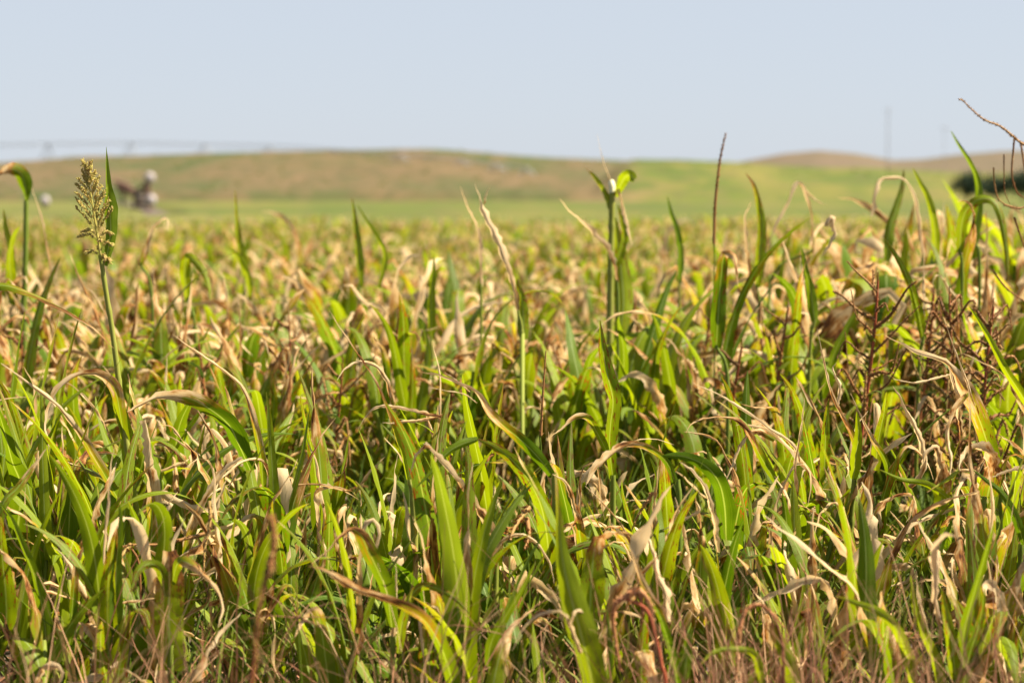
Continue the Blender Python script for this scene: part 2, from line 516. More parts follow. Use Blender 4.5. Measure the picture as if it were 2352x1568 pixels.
SOR = 'sorghum plant'
n_objects = 0
def place_plant(x, y, H, dryness, label, group, width=.045, zrot=0.):
    global n_objects
    stem, leaves = plant_arrays(rng, H, 0, dryness, width, upright=float(y < 4.6 and rng.random() < .6))
    root = empty('sorghum_plant', (x, y, 0))
    tag(root, label, SOR, group)
    stem.build('stem', M_STEM, root)
    for lb in leaves:
        lb.build('leaf', M_LEAF, root)
    n_objects += 1
    return root

# gap (an open lane of lower plants) between the front strip and the main field
def height_at(x, y):
    base = .60 + .11 * mnoise.noise(Vector((x * 1.1, y * .8, 5)))
    lane = -.50 < x < .55 or .72 < x < 1.25
    if y < 3.7:
        base = .45 + .06 * mnoise.noise(Vector((x * 2, y, 1)))
    elif y < 4.4:
        base = (.48 if lane else .55) + .06 * mnoise.noise(Vector((x * 2, y, 1)))
    elif y < 5.45:
        base = .22 if lane else .54
    else:
        base = .65 + .14 * mnoise.noise(Vector((x * 1.1, y * .8, 8)))
        t_ = min(1, max(0, (x / y - .04) / .12))
        base += t_ * (.18 + .20 * max(0, mnoise.noise(Vector((x * 2.1, y * 1.3, 3))))) * min(1, max(0, (13 - y) / 4))
    return base

def dry_at(x, y):
    return .34 if y < 4.6 else (.22 if y < 6.2 and (-.50 < x < .55 or .72 < x < 1.25) else (.45 if y < 5.6 else .68))

def half_w(y, pad=0.0):
    return SW / FL * y / 2 + pad

# individual plants: jittered grid, nearest 290
spots, far = [], []
def scatter(y0, y1, pitch, pad, limit):
    y = y0
    while y < y1:
        w_ = half_w(y, pad)
        nx = int(2 * w_ / pitch) + 1
        for i in range(nx):
            x = -w_ + (i + .5 + rng.uniform(-.42, .42)) * pitch
            yy = y + rng.uniform(-.45, .45) * pitch
            yield x, yy
        y += pitch
near_pts = list(scatter(3.35, 7.6, .162, .9, None))
near_in = sorted([p for p in near_pts if abs(p[0]) < half_w(p[1], .12)], key=lambda p: p[1])
N_IND = 250
ind, rest = near_in[:N_IND], near_in[N_IND:] + [p for p in near_pts if abs(p[0]) >= half_w(p[1], .12)]
print('individual to y =', ind[-1][1], 'in view near', len(near_in), 'rest', len(rest))
for (x, y) in ind:
    if y < 4.0:
        lab, grp = 'leafy sorghum plant with green blades and tan tips in the front edge of the field', 'sorghum plants along the front edge'
    elif y < 4.75:
        lab, grp = 'sorghum plant with green and scorched blades in the second rank behind the front edge', 'sorghum plants in the second rank'
    elif y < 5.4:
        lab, grp = 'low shaded sorghum plant in the dark lane behind the front strip', 'low sorghum plants in the dark lane'
    else:
        lab, grp = 'half-dry sorghum plant with tan curled tips just behind the dark lane', 'sorghum plants behind the dark lane'
    place_plant(x, y, height_at(x, y) * rng.uniform(.88, 1.1), dry_at(x, y), lab, grp, width=.047 if y < 4.6 else .056)

# the rest of the field: one mass
def mass(name, pts, lod, nproto, Hfun, dryf, width, label, nl=None, seed=3):
    r = np.random.default_rng(seed)
    protos = []
    for i in range(nproto):
        stem, leaves = plant_arrays(r, 1.0, lod, dryf, width, nl)
        V, F, A, B = zip(*[b.arrays() for b in [stem] + leaves])
        off = np.cumsum([0] + [len(v) for v in V[:-1]])
        mats = np.concatenate([np.full(len(f), 0 if q == 0 else 1) for q, f in enumerate(F)])
        protos.append((np.concatenate(V), np.concatenate([f + o_ for f, o_ in zip(F, off)]), np.concatenate(A), np.concatenate(B)))
    VV, FF, AA, BB, n = [], [], [], [], 0
    for (x, y) in pts:
        V, F, A, B = protos[int(r.integers(nproto))]
        a = r.uniform(0, 6.28); h = Hfun(x, y) * r.uniform(.72, 1.18)
        c, s = math.cos(a), math.sin(a)
        q = V * np.array([h * .95, h * .95, h])
        VV.append(np.stack([q[:, 0] * c - q[:, 1] * s + x, q[:, 0] * s + q[:, 1] * c + y, q[:, 2]], -1))
        FF.append(F + n); n += len(V)
        A2 = A.copy(); A2[:, 2] = (A2[:, 2] + r.random()) % 1.0
        AA.append(A2); BB.append(B + r.normal(0, .12))
    o = link_mesh(name, np.concatenate(VV), np.concatenate(FF), np.concatenate(AA), np.concatenate(BB), M_LEAF)
    tag(o, label, 'crop', kind='stuff')
    return o
mid_pts = rest + list(scatter(7.7, 13.5, .23, 1.2, None))
mass('sorghum_field', mid_pts, 1, 60, height_at, .80, .100, 'dense mass of half-dry sorghum filling the field behind the nearer plants', seed=5)
far_pts = list(scatter(13.6, 44.0, .36, 1.5, None))
mass('sorghum_field', far_pts, 2, 24, lambda x, y: .53 + .10 * mnoise.noise(Vector((x * .35, y * .2, 2))), .66, .13, 'soft tan and green far part of the sorghum field before the green strip', nl=7, seed=6)

# ------------------------------------------------------------------ plants one can pick out
def hero_blade(buf_parent, pts, d0, d1, W, dry=1.2, rnd=None, face=0.0, fold=.35, twist=0., label=None, prof=None, n=30, end_w=.5):
    """A blade given from TIP to BASE; d0 = distance of tip, d1 = of base; W width in metres."""
    pts = pts[::-1]
    k = len(pts)
    arr = [(px, py, d1 + (d0 - d1) * i / max(k - 1, 1)) for i, (px, py) in enumerate(pts)]
    q = catmull(arr, n)
    C = np.array([P(*a) for a in q])
    rnd = rng.random() if rnd is None else rnd
    rl = np.random.default_rng(int(rnd * 1e9) + len(pts))
    dmh = np.clip((np.linspace(0, 1, n) - dry) * 6, 0, 1)
    C = C + np.cumsum(rl.normal(0, .0012, (n, 3)) * dmh[:, None], axis=0) * W / .035
    C[:, 2] = np.maximum(C[:, 2], .01)
    s = np.linspace(0, 1, n)
    rnd = rng.random() if rnd is None else rnd
    if prof is None:
        pr = np.minimum(1, end_w + s * 2.6) * np.clip(1 - s, 0, 1) ** .6 * 1.08
    else:
        pr = np.interp(s, *zip(*prof))
    dm = np.clip((s - dry) * 5, 0, 1)
    pr = pr * (1 - .15 * dm) * (1 + dm * rl.uniform(-.4, .2, n))
    Wd = np.maximum(W * 1.3 * pr, .0012)
    T = nrm(np.gradient(C, axis=0))
    side = nrm(np.cross(T, np.array([0., 1., 0.])) + 1e-6)
    # keep the frame continuous
    for i in range(1, n):
        if np.dot(side[i], side[i - 1]) < 0:
            side[i] = -side[i]
    roll = face + twist * s + .25 * np.sin(s * 6 + rnd * 30) + np.cumsum(rl.normal(0, .12, n) * dm)
    b = ribbon(C, Wd, side, roll, fold + .5 * dm, dry, rnd, nu=7, ripple=.10)
    o = b.build('leaf', M_LEAF, buf_parent, origin=buf_parent.location)
    if label:
        o['label'] = label
    return o

def hero_plant(label, x, d, leaves, stem=None, body=5, H=.5, name='sorghum_plant', cat=SOR, stem_r=.006, group=None, dryness=.3):
    """x = photo column of the foot of the plant; stem = photo points from top down to the foot."""
    foot = P(x, 450, d); foot[2] = 0
    root = empty(name, tuple(foot)); tag(root, label, cat, group)
    if stem is None:
        stem = [(x + 4, 1180), (x, 1300)]
    q = [np.array([*P(px, py, d)]) for px, py in stem]
    q = [p for p in q if p[2] > .05] + [foot]
    C = catmull(np.array(q), 20)
    C[:, 2] = np.maximum(C[:, 2], 0)
    C = catmull(C, 70); zc = C[:, 2]
    Rn = np.linspace(stem_r * .8, stem_r * 1.2, 70) * (1 + .28 * np.exp(-((zc % .14) - .07) ** 2 / .00003) + .10 * ((zc % .14) / .14))
    tube(C, Rn, 8, a=(0, 0, rng.random())).build('stem', M_STEM, root, origin=root.location)
    for lf in leaves:
        hero_blade(root, *lf[:4], **(lf[4] if len(lf) > 4 else {}))
    if body:
        _, ls = plant_arrays(rng, H, 0, dryness, .042, body)
        for lb in ls:
            lb.build('leaf', M_LEAF, root)
    return root
def B(pts, d0, d1, wpx, **kw):
    return (pts, d0, d1, wpx * pxm((d0 + d1) / 2), kw)

# --- the tall stalk with the seed head (left)
def seed_head(root, base, tip, hw_px, d):
    """rachis, ascending branches and grains of a loose sorghum panicle"""
    b = Buf()
    a, t = P(*base, d), P(*tip, d)
    r = np.random.default_rng(4)
    ax = np.linspace(0, 1, 14)[:, None]
    R_ = a + (t - a) * ax
    tube(R_, np.linspace(.0035, .001, 14), 5, a=(0, 0, .1), buf=b)
    octv = np.array([[1, 0, 0], [0, 1, 0], [-1, 0, 0], [0, -1, 0]], float)
    def grain(c, dirv, L, rr):
        dirv = dirv / np.linalg.norm(dirv)
        sd_ = nrm(np.cross(dirv, [0.3, 1, .2])); up = np.cross(sd_, dirv)
        V = []
        for s, k in ((0, .25), (.35, 1.), (.7, .85), (1, .12)):
            for o in octv:
                V.append(c + dirv * L * s + (sd_ * o[0] + up * o[1]) * rr * k)
        V = np.array(V).reshape(4, 4, 3)
        b.grid(V, np.array([0, .5, r.random()]), 0.0, closed=True)
    Ltot = np.linalg.norm(t - a)
    for i in range(44):
        f = (i + .5) / 44
        if f < .30 and i % 2:
            continue
        o = a + (t - a) * f
        az = i * 2.4 + r.normal(0, .3)
        left = math.cos(az) < .3
        out = (.007 + .023 * math.sin(math.pi * min(1., f * .95 + .12))) * (1.15 if left else .85)
        ln = Ltot * (.36 - .22 * f)
        dx, dy = math.cos(az) * out, math.sin(az) * out * .7
        if f < .33:
            ln *= .55
        C = catmull(np.array([o, o + np.array([dx * .55, dy * .55, ln * .45]), o + np.array([dx * 1.15, dy * 1.1, ln * (.85 if f > .33 else .35)])]), 12)
        tube(C, .0007, 3, a=(0, 0, .2), buf=b)
        for q in range(3, 12):
            tdir = C[q] - C[q - 1]
            for _ in range(5):
                dv = nrm(tdir / np.linalg.norm(tdir) + r.normal(0, .45, 3))
                grain(C[q] + r.normal(0, .0012, 3), dv, r.uniform(.005, .0075), r.uniform(.0010, .0015))
    return b.build('seed_head', M_GRAIN, root, origin=root.location)

D1 = 4.0
h = hero_plant('tall sorghum stalk carrying a loose golden seed head, standing above the field', 330, D1, [
    B([(244, 338), (246, 420), (251, 480), (254, 530), (246, 585), (240, 610)], D1 + .02, D1, 30, dry=1.5, rnd=.31, face=.35, fold=.5, prof=[(0, .35), (.3, .8), (.5, 1.), (.75, .45), (1, .02)]),
    B([(118, 1015), (108, 985), (118, 930), (150, 880), (195, 858), (238, 866), (264, 895), (276, 950), (285, 1010)], D1 - .10, D1, 25, dry=.32, rnd=.72, face=.5, fold=.3, prof=[(0, .9), (.3, 1.), (.7, .9), (.9, .5), (1, .1)]),
    B([(262, 880), (268, 930), (285, 1000), (297, 1090), (300, 1160)], D1 + .03, D1, 36, dry=1.4, rnd=.34, face=.2, fold=.5, prof=[(0, .3), (.3, .7), (.6, 1.), (.9, .6), (1, .3)]),
    B([(0, 842), (60, 880), (130, 935), (185, 1000), (225, 1065), (262, 1130), (300, 1200), (322, 1245)], D1 - .2, D1 - .05, 28, dry=.45, rnd=.83, face=.3, fold=.3),
    B([(345, 962), (352, 1010), (348, 1080), (350, 1150), (348, 1230), (345, 1290)], D1 - .2, D1 - .1, 34, dry=.40, rnd=.19, face=.25, fold=.25, end_w=.9, prof=[(0, .8), (.4, 1.), (.95, .8), (1, .7)], label='rust-brown upright blade'),
], stem=[(230, 585), (236, 620), (245, 680), (258, 760), (272, 870), (290, 1010), (306, 1130), (325, 1260)], body=5, H=.42, stem_r=.0055, dryness=.2)
seed_head(h, (236, 618), (200, 396), 40, D1)

# --- left margin
hero_plant('leaning sorghum plant at the far left with a dark-striped blade arching inward', -60, 3.9, [
    B([(262, 800), (215, 752), (168, 722), (125, 698), (62, 671), (0, 655), (-60, 680), (-100, 760)], 3.8, 3.9, 24, dry=.55, rnd=.55, face=.9, fold=.4, label='blade with a dark brown streak'),
    B([(-8, 930), (10, 990), (28, 1060), (48, 1120), (40, 1220)], 3.7, 3.9, 50, dry=1.5, rnd=.96, face=.2, fold=.3, end_w=.8),
], stem=[(-105, 760), (-80, 1000), (-60, 1200)], body=4, H=.45)
hero_plant('low front sorghum plant with pale bluish-green bent blades in the bottom-left corner', 150, 3.45, [
    B([(0, 1155), (28, 1195), (52, 1255), (80, 1325), (98, 1400), (106, 1480), (106, 1568)], 3.4, 3.45, 34, dry=1.4, rnd=.965, face=.2, fold=.5),
    B([(104, 1030), (70, 1080), (40, 1120), (5, 1160), (-20, 1260)], 3.5, 3.45, 24, dry=.75, rnd=.41, face=.3),
    B([(240, 1500), (240, 1400), (236, 1350), (215, 1335), (190, 1345)][::-1], 3.4, 3.45, 22, dry=.95, rnd=.45, face=.3),
    B([(202, 1170), (196, 1240), (176, 1290), (168, 1370), (160, 1480)], 3.42, 3.45, 22, dry=.5, rnd=.88, face=.5),
], stem=[(110, 1420), (120, 1500), (130, 1560)], body=4, H=.34)

hero_plant('left-edge stalk topped by a curled green blade and a pale drooping flag leaf', 55, 6.2, [
    B([(-30, 425), (0, 402), (25, 388), (48, 400), (58, 430), (60, 462)], 6.1, 6.2, 30, dry=.55, rnd=.30, face=.2, fold=.5, prof=[(0, .25), (.25, 1.), (.5, .95), (.8, .5), (1, .2)]),
    B([(68, 408), (78, 450), (92, 500), (104, 560), (118, 640)], 6.2, 6.2, 11, dry=.05, rnd=.6, face=.5, fold=.6),
    B([(8, 480), (12, 520), (22, 570), (30, 640)], 6.2, 6.2, 20, dry=1.4, rnd=.21, face=.4),
    B([(45, 520), (30, 545), (22, 600), (32, 690)], 6.1, 6.2, 26, dry=1.2, rnd=.14, face=.3, fold=.2),
    B([(70, 660), (55, 640), (35, 650), (25, 700)], 6.1, 6.2, 24, dry=.3, rnd=.9),
], stem=[(60, 460), (59, 560), (57, 660), (55, 760)], body=6, H=.66, stem_r=.0085)

hero_plant('cut thick sorghum stalk with two small green top blades standing above the canopy', 1398, 6.0, [
    B([(1343, 385), (1362, 402), (1380, 428), (1394, 458), (1400, 480)], 6.0, 6.0, 15, dry=.93, rnd=.41, face=.5, fold=.4),
    B([(1458, 412), (1444, 402), (1432, 412), (1422, 432), (1414, 452)], 5.9, 6.0, 22, dry=1.3, rnd=.42, face=.1, fold=.3, prof=[(0, .4), (.5, 1.), (.9, .8), (1, .5)]),
    B([(1456, 560), (1450, 520), (1436, 470), (1422, 436), (1412, 450)], 5.9, 6.0, 14, dry=-.2, rnd=.62, face=.2, fold=.4, prof=[(0, .5), (.4, 1.), (.8, .8), (1, .1)], label='withered tan hanging blade'),
    B([(1418, 470), (1428, 500), (1434, 540), (1424, 580), (1410, 620)], 6.0, 6.0, 20, dry=1.3, rnd=.4, face=.4),
    B([(1370, 310), (1383, 365), (1396, 400), (1403, 420)], 6.0, 6.0, 4.0, dry=-.3, rnd=.5),
    B([(1412, 500), (1424, 600), (1432, 700), (1418, 790)], 6.1, 6.0, 40, dry=1.5, rnd=.07, face=.3, fold=.4, prof=[(0, .5), (.4, 1.), (.8, .6), (1, .1)]),
    B([(1500, 765), (1460, 768), (1430, 778), (1405, 800)], 5.9, 6.0, 18, dry=1.2, rnd=.97, face=.3),
], stem=[(1406, 440), (1405, 500), (1403, 620), (1401, 740), (1400, 840)], body=5, H=.55, stem_r=.0105)
# pale cut end of that stalk
_c = [o for o in COL.objects if o.name.startswith('sorghum_plant') and o.get('label', '').startswith('cut thick')][0]
_pts = np.array([P(1406, 442, 6.0), P(1406, 430, 6.0), P(1404, 416, 6.0), P(1405, 412, 6.0)])
tube(_pts, [.0105, .0100, .0085, .001], 8).build('cut_end', M_CUT, _c, origin=_c.location)

# --- single erect or folded blades standing above the canopy
def rising(label, x, d, leaves, H=.6, body=5):
    top = leaves[0][0][-1]
    hero_plant(label, x, d, leaves, stem=[(top[0], top[1] - 8), (x, top[1] + 90)], stem_r=.0042, body=body, H=H, dryness=.55)

rising('dry sorghum plant with a long pale upright split blade left of the cut stalk', 1200, 5.4, [
    B([(1090, 415), (1104, 445), (1108, 462), (1122, 500), (1142, 540), (1155, 590), (1172, 650), (1190, 720)], 5.4, 5.4, 27, dry=-.3, rnd=.62, face=.35, fold=.35, prof=[(0, .5), (.4, 1.), (.75, .9), (.84, .25), (1, .02)]),
    B([(1125, 430), (1116, 452), (1112, 470)], 5.4, 5.4, 9, dry=-.2, rnd=.2),
    B([(1188, 640), (1200, 700), (1204, 780)], 5.4, 5.4, 26, dry=1.4, rnd=.12),
])
rising('sorghum plant with a slender dry upright blade beside the split pale one', 1105, 6.0, [
    B([(1056, 430), (1068, 470), (1084, 500), (1096, 540), (1100, 600), (1105, 660)], 6.0, 6.0, 19, dry=-.3, rnd=.5, face=.5, fold=.5),
])
rising('sorghum plant with a brown half-rolled blade leaning left beside the cut stalk', 1420, 5.8, [
    B([(1278, 452), (1296, 480), (1325, 505), (1352, 532), (1384, 565), (1404, 600), (1418, 650)], 5.7, 5.8, 25, dry=-.1, rnd=.27, face=.4, fold=.4, prof=[(0, .4), (.3, .9), (.65, 1.), (.72, .45), (1, .1)]),
])
rising('sorghum plant with a bright green pointed blade above the tan canopy, left of the middle', 830, 6.6, [
    B([(808, 455), (814, 500), (820, 545), (824, 600), (826, 660)], 6.6, 6.6, 22, dry=1.4, rnd=.25, face=.5, fold=.5),
    B([(820, 470), (845, 510), (868, 545), (884, 590), (870, 660)], 6.6, 6.6, 12, dry=1.2, rnd=.42, face=.3),
])
rising('sorghum plant with a thin pale green shoot rising against the green strip', 560, 7.0, [
    B([(540, 435), (541, 480), (545, 530), (553, 580), (562, 640)], 7.0, 7.0, 17, dry=1.4, rnd=.93, face=.5),
    B([(575, 680), (566, 620), (548, 585), (530, 570)][::-1], 6.9, 7.0, 14, dry=1.2, rnd=.43),
])
rising('sorghum plant with a blade folded down at its pale tip near the seed head stalk', 350, 6.4, [
    B([(386, 530), (384, 506), (374, 502), (352, 522), (338, 560), (322, 610)], 6.3, 6.4, 15, dry=.15, rnd=.66, face=.2, fold=.3),
])
rising('sorghum plant with a dark green drooping blade in the tan canopy at left', 450, 6.2, [
    B([(484, 690), (478, 650), (462, 615), (432, 590), (424, 625), (430, 690)], 6.1, 6.2, 24, dry=1.4, rnd=.07, face=.3),
])
rising('sorghum plant with an upright dark green blade in the middle canopy', 995, 6.0, [
    B([(997, 585), (995, 620), (992, 670), (990, 720), (990, 780)], 6.0, 6.0, 20, dry=1.5, rnd=.05, face=.4, fold=.4),
])
rising('sorghum plant with a long yellow-green blade right of the cut stalk', 1560, 6.6, [
    B([(1532, 450), (1542, 490), (1556, 530), (1562, 580), (1560, 650)], 6.6, 6.6, 16, dry=1.3, rnd=.44, face=.5),
])
rising('sorghum with a tall erect tan-tipped green blade, right of the thin brown spike', 1745, 6.2, [
    B([(1712, 398), (1730, 425), (1742, 470), (1750, 520), (1745, 580), (1738, 660)], 6.2, 6.2, 25, dry=.88, rnd=.26, face=.5, fold=.5),
    B([(1729, 460), (1716, 500), (1714, 560), (1724, 640)], 6.1, 6.2, 18, dry=-.2, rnd=.62, face=.4),
])
rising('sorghum plant with a dry blade bent into a sharp peak on the right', 1765, 6.6, [
    B([(1766, 566), (1790, 510), (1812, 470), (1835, 424), (1850, 460), (1862, 500), (1868, 580)], 6.5, 6.6, 14, dry=-.2, rnd=.58, face=.35, fold=.45, prof=[(0, .5), (.3, .7), (.5, 1.1), (.8, .9), (1, .2)]),
    B([(1895, 472), (1870, 458), (1852, 440), (1840, 424)], 6.6, 6.6, 10, dry=-.1, rnd=.3),
])
rising('sorghum plant with a pale blade arched over like a hoop on the right', 2110, 6.4, [
    B([(1998, 495), (2004, 455), (2020, 412), (2050, 402), (2082, 412), (2100, 450), (2112, 510), (2122, 590)], 6.3, 6.4, 18, dry=-.2, rnd=.60, face=.35, fold=.35, prof=[(0, .7), (.35, .7), (.5, .35), (.75, .9), (.93, 1.25), (1, .4)]),
    B([(2076, 388), (2072, 430), (2058, 480), (2042, 530), (2036, 600)], 6.5, 6.4, 22, dry=1.3, rnd=.24, face=.4),
])
rising('sorghum plant with a green blade bending right between the hoop and the dark bushes', 2155, 6.2, [
    B([(2096, 385), (2114, 420), (2134, 460), (2146, 520), (2150, 600)], 6.2, 6.2, 20, dry=1.2, rnd=.43, face=.5),
])
rising('sorghum whose tall thin green blade crosses the skyline before the dark bushes', 2250, 5.8, [
    B([(2184, 300), (2200, 330), (2226, 372), (2244, 415), (2248, 470), (2240, 560)], 5.8, 5.8, 19, dry=1.5, rnd=.96, face=.5, fold=.5),
])
rising('sorghum plant with a broad blade arched over under the dark bushes at the right', 2210, 5.6, [
    B([(2316, 640), (2312, 570), (2298, 490), (2275, 458), (2240, 462), (2212, 500), (2204, 580)], 5.5, 5.6, 24, dry=1.15, rnd=.41, face=.3),
])
rising('sorghum plant with a dark green folded-over blade and pale tip below the thin brown spike', 1672, 5.2, [
    B([(1692, 660), (1694, 620), (1686, 588), (1664, 585), (1656, 640), (1650, 720), (1645, 800)], 5.1, 5.2, 32, dry=.72, rnd=.08, face=.25, fold=.35),
])
rising('sorghum plant with a pale bluish blade catching the sun at the right', 1860, 5.4, [
    B([(1842, 570), (1850, 620), (1862, 670), (1872, 740)], 5.4, 5.4, 22, dry=1.4, rnd=.97, face=.2),
    B([(1896, 520), (1912, 505), (1918, 540), (1908, 570), (1892, 600)][::-1], 5.4, 5.4, 22, dry=-.2, rnd=.6),
])
rising('sorghum plant with a long green blade sloping down to the right behind the red-stemmed weed', 2110, 5.0, [
    B([(2030, 545), (2060, 590), (2085, 640), (2105, 700), (2122, 780)], 4.95, 5.0, 20, dry=1.4, rnd=.41, face=.2),
])
rising('sorghum plant with a bright yellow-green blade entering from the right edge', 2420, 4.4, [
    B([(2226, 704), (2250, 740), (2280, 790), (2310, 850), (2345, 905), (2390, 980)], 4.2, 4.4, 21, dry=1.4, rnd=.43, face=.4, fold=.45),
])

# --- the sharp plants of the front strip
hero_plant('sorghum plant with a wide speckled blade drooping left from a bend, left of the middle', 612, 3.9, [
    B([(290, 932), (330, 918), (380, 908), (432, 914), (480, 938), (525, 975), (548, 1020), (575, 1080)], 3.75, 3.9, 46, dry=.62, rnd=.44, face=.35, fold=.3),
    B([(398, 768), (432, 795), (470, 818), (528, 862), (556, 892), (575, 940), (590, 1000), (600, 1060), (606, 1150)], 3.8, 3.9, 20, dry=.35, rnd=.47, face=.4, fold=.5),
    B([(490, 1115), (520, 1090), (556, 1062), (600, 1060), (620, 1100)], 3.7, 3.85, 14, dry=-.1, rnd=.2),
], stem=[(606, 1140), (608, 1220)], body=6, H=.5)
hero_plant('sorghum plant with a rust-brown blade leaning right and a broken pale tip', 425, 3.7, [
    B([(560, 1052), (520, 1082), (485, 1120), (455, 1170), (432, 1230), (420, 1290)], 3.65, 3.7, 24, dry=.25, rnd=.02, face=.4, fold=.4, end_w=.8, prof=[(0, .7), (.4, 1.), (.8, .9), (1, .4)]),
    B([(520, 1105), (510, 1135), (488, 1180), (470, 1230)], 3.66, 3.7, 22, dry=.1, rnd=.6, face=.3),
    B([(385, 1165), (378, 1220), (384, 1290), (396, 1380)], 3.5, 3.6, 26, dry=-.1, rnd=.55, face=.2, fold=.3, prof=[(0, .3), (.4, 1.), (.8, .7), (1, .05)], label='tan spear-shaped dead blade'),
], stem=[(424, 1285), (424, 1400)], body=4, H=.36)
hero_plant('sorghum plant with a broad flat green blade and scorched top, bottom left', 392, 3.3, [
    B([(386, 1268), (390, 1310), (388, 1380), (388, 1450), (392, 1540)], 3.3, 3.3, 54, dry=.80, rnd=.07, face=.1, fold=.15, prof=[(0, .9), (.5, 1.), (.8, .95), (1, .8)]),
    B([(500, 1440), (505, 1390), (480, 1340), (445, 1300), (410, 1290), (395, 1340)], 3.2, 3.3, 24, dry=.30, rnd=.47, face=.4),
    B([(300, 1360), (318, 1310), (345, 1295), (368, 1310), (380, 1370)], 3.25, 3.3, 26, dry=1.2, rnd=.25, face=.2),
], stem=[(392, 1480), (392, 1540)], body=4, H=.32)
hero_plant('sorghum plant with a long thin straw-like blade standing up left of the middle', 960, 3.8, [
    B([(756, 712), (778, 750), (822, 815), (858, 870), (882, 925), (905, 990), (925, 1050), (938, 1110)], 3.7, 3.8, 15, dry=.38, rnd=.58, face=.6, fold=.7),
    B([(770, 875), (795, 845), (835, 833), (868, 845), (888, 875), (905, 930)], 3.7, 3.8, 16, dry=.05, rnd=.37),
    B([(820, 985), (850, 940), (900, 935), (950, 945), (1028, 962)], 3.8, 3.75, 17, dry=-.1, rnd=.61, face=.3, fold=.4),
    B([(880, 972), (930, 968), (980, 962), (1026, 950)], 3.75, 3.8, 15, dry=-.1, rnd=.55),
], stem=[(940, 1100), (950, 1180)], body=6, H=.5)
hero_plant('central sorghum plant with a long dark-scarred blade reaching up left to a shredded straw tip', 1275, 3.75, [
    B([(962, 852), (1010, 865), (1055, 884), (1095, 905), (1126, 950), (1165, 985), (1205, 1018), (1245, 1060), (1270, 1095)], 3.55, 3.75, 27, dry=.48, rnd=.15, face=.3, fold=.35),
    B([(985, 890), (1025, 897), (1065, 905), (1096, 925)], 3.6, 3.65, 5, dry=-.2, rnd=.6),
    B([(1018, 855), (1040, 868), (1062, 886), (1080, 900)], 3.6, 3.65, 5, dry=-.2, rnd=.3),
    B([(1097, 1008), (1140, 1028), (1180, 1060), (1215, 1105), (1242, 1160), (1256, 1230), (1262, 1300)], 3.5, 3.7, 44, dry=1.35, rnd=.41, face=.25, fold=.3),
    B([(955, 1120), (990, 1085), (1025, 1042), (1060, 1020), (1098, 1008), (1110, 1030)][:5], 3.5, 3.55, 18, dry=1.2, rnd=.965, face=.4),
    B([(1268, 1090), (1300, 1110), (1318, 1160), (1330, 1220), (1338, 1280)], 3.7, 3.75, 26, dry=.35, rnd=.2, face=.4),
], stem=[(1272, 1085), (1276, 1160), (1278, 1260)], body=6, H=.48)
hero_plant('sorghum plant with a diagonal brown-scarred blade left of the central plant', 1130, 3.6, [
    B([(972, 1022), (1008, 1058), (1042, 1098), (1080, 1150), (1112, 1192), (1135, 1240), (1142, 1300)], 3.5, 3.6, 27, dry=.20, rnd=.34, face=.35, fold=.35, prof=[(0, .8), (.5, 1.), (.9, .8), (1, .5)]),
    B([(940, 1098), (952, 1060), (975, 1026), (990, 1030)], 3.5, 3.5, 14, dry=-.2, rnd=.61),
    B([(1112, 1312), (1130, 1275), (1160, 1240), (1195, 1228), (1232, 1245), (1262, 1290), (1270, 1340)][::-1], 3.45, 3.5, 18, dry=-.1, rnd=.33, face=.4),
], stem=[(1140, 1290), (1138, 1360)], body=6, H=.42)
hero_plant('sorghum plant with one tall pointed dark green blade standing upright right of the centre', 1408, 3.9, [
    B([(1378, 735), (1384, 800), (1396, 865), (1408, 920), (1402, 975), (1400, 1030), (1408, 1100)], 3.85, 3.9, 34, dry=1.5, rnd=.40, face=.45, fold=.45, prof=[(0, .5), (.25, .8), (.55, 1.), (.8, .6), (1, .02)]),
    B([(1262, 1005), (1290, 985), (1320, 958), (1350, 960), (1375, 1000), (1400, 1050)], 3.8, 3.9, 18, dry=.60, rnd=.63, face=.3),
], stem=[(1408, 1090), (1408, 1160)], body=6, H=.48)
hero_plant('sorghum plant with a brown arched blade drooping left, right of the centre', 1560, 3.7, [
    B([(1340, 1118), (1358, 1088), (1385, 1058), (1415, 1034), (1450, 1022), (1490, 1030), (1530, 1060), (1552, 1110)], 3.6, 3.7, 26, dry=.42, rnd=.37, face=.35, fold=.35, prof=[(0, .5), (.4, .55), (.7, 1.), (.85, 1.15), (1, .1)], label='brown arched blade'),
    B([(1345, 1115), (1390, 1160), (1430, 1210), (1458, 1270), (1475, 1340), (1500, 1420)], 3.5, 3.6, 13, dry=.45, rnd=.62),
    B([(1520, 1046), (1570, 1048), (1618, 1068), (1650, 1105), (1664, 1160), (1668, 1240)], 3.5, 3.65, 42, dry=1.25, rnd=.44, face=.35, fold=.25),
    B([(1562, 1058), (1600, 1090), (1628, 1140), (1642, 1200), (1650, 1270)], 3.45, 3.6, 26, dry=-.4, rnd=.30, face=.5, label='grey-brown withered blade'),
    B([(1520, 1220), (1570, 1192), (1605, 1172), (1598, 1150)], 3.5, 3.5, 14, dry=-.2, rnd=.6),
], stem=[(1556, 1100), (1560, 1200)], body=6, H=.46)
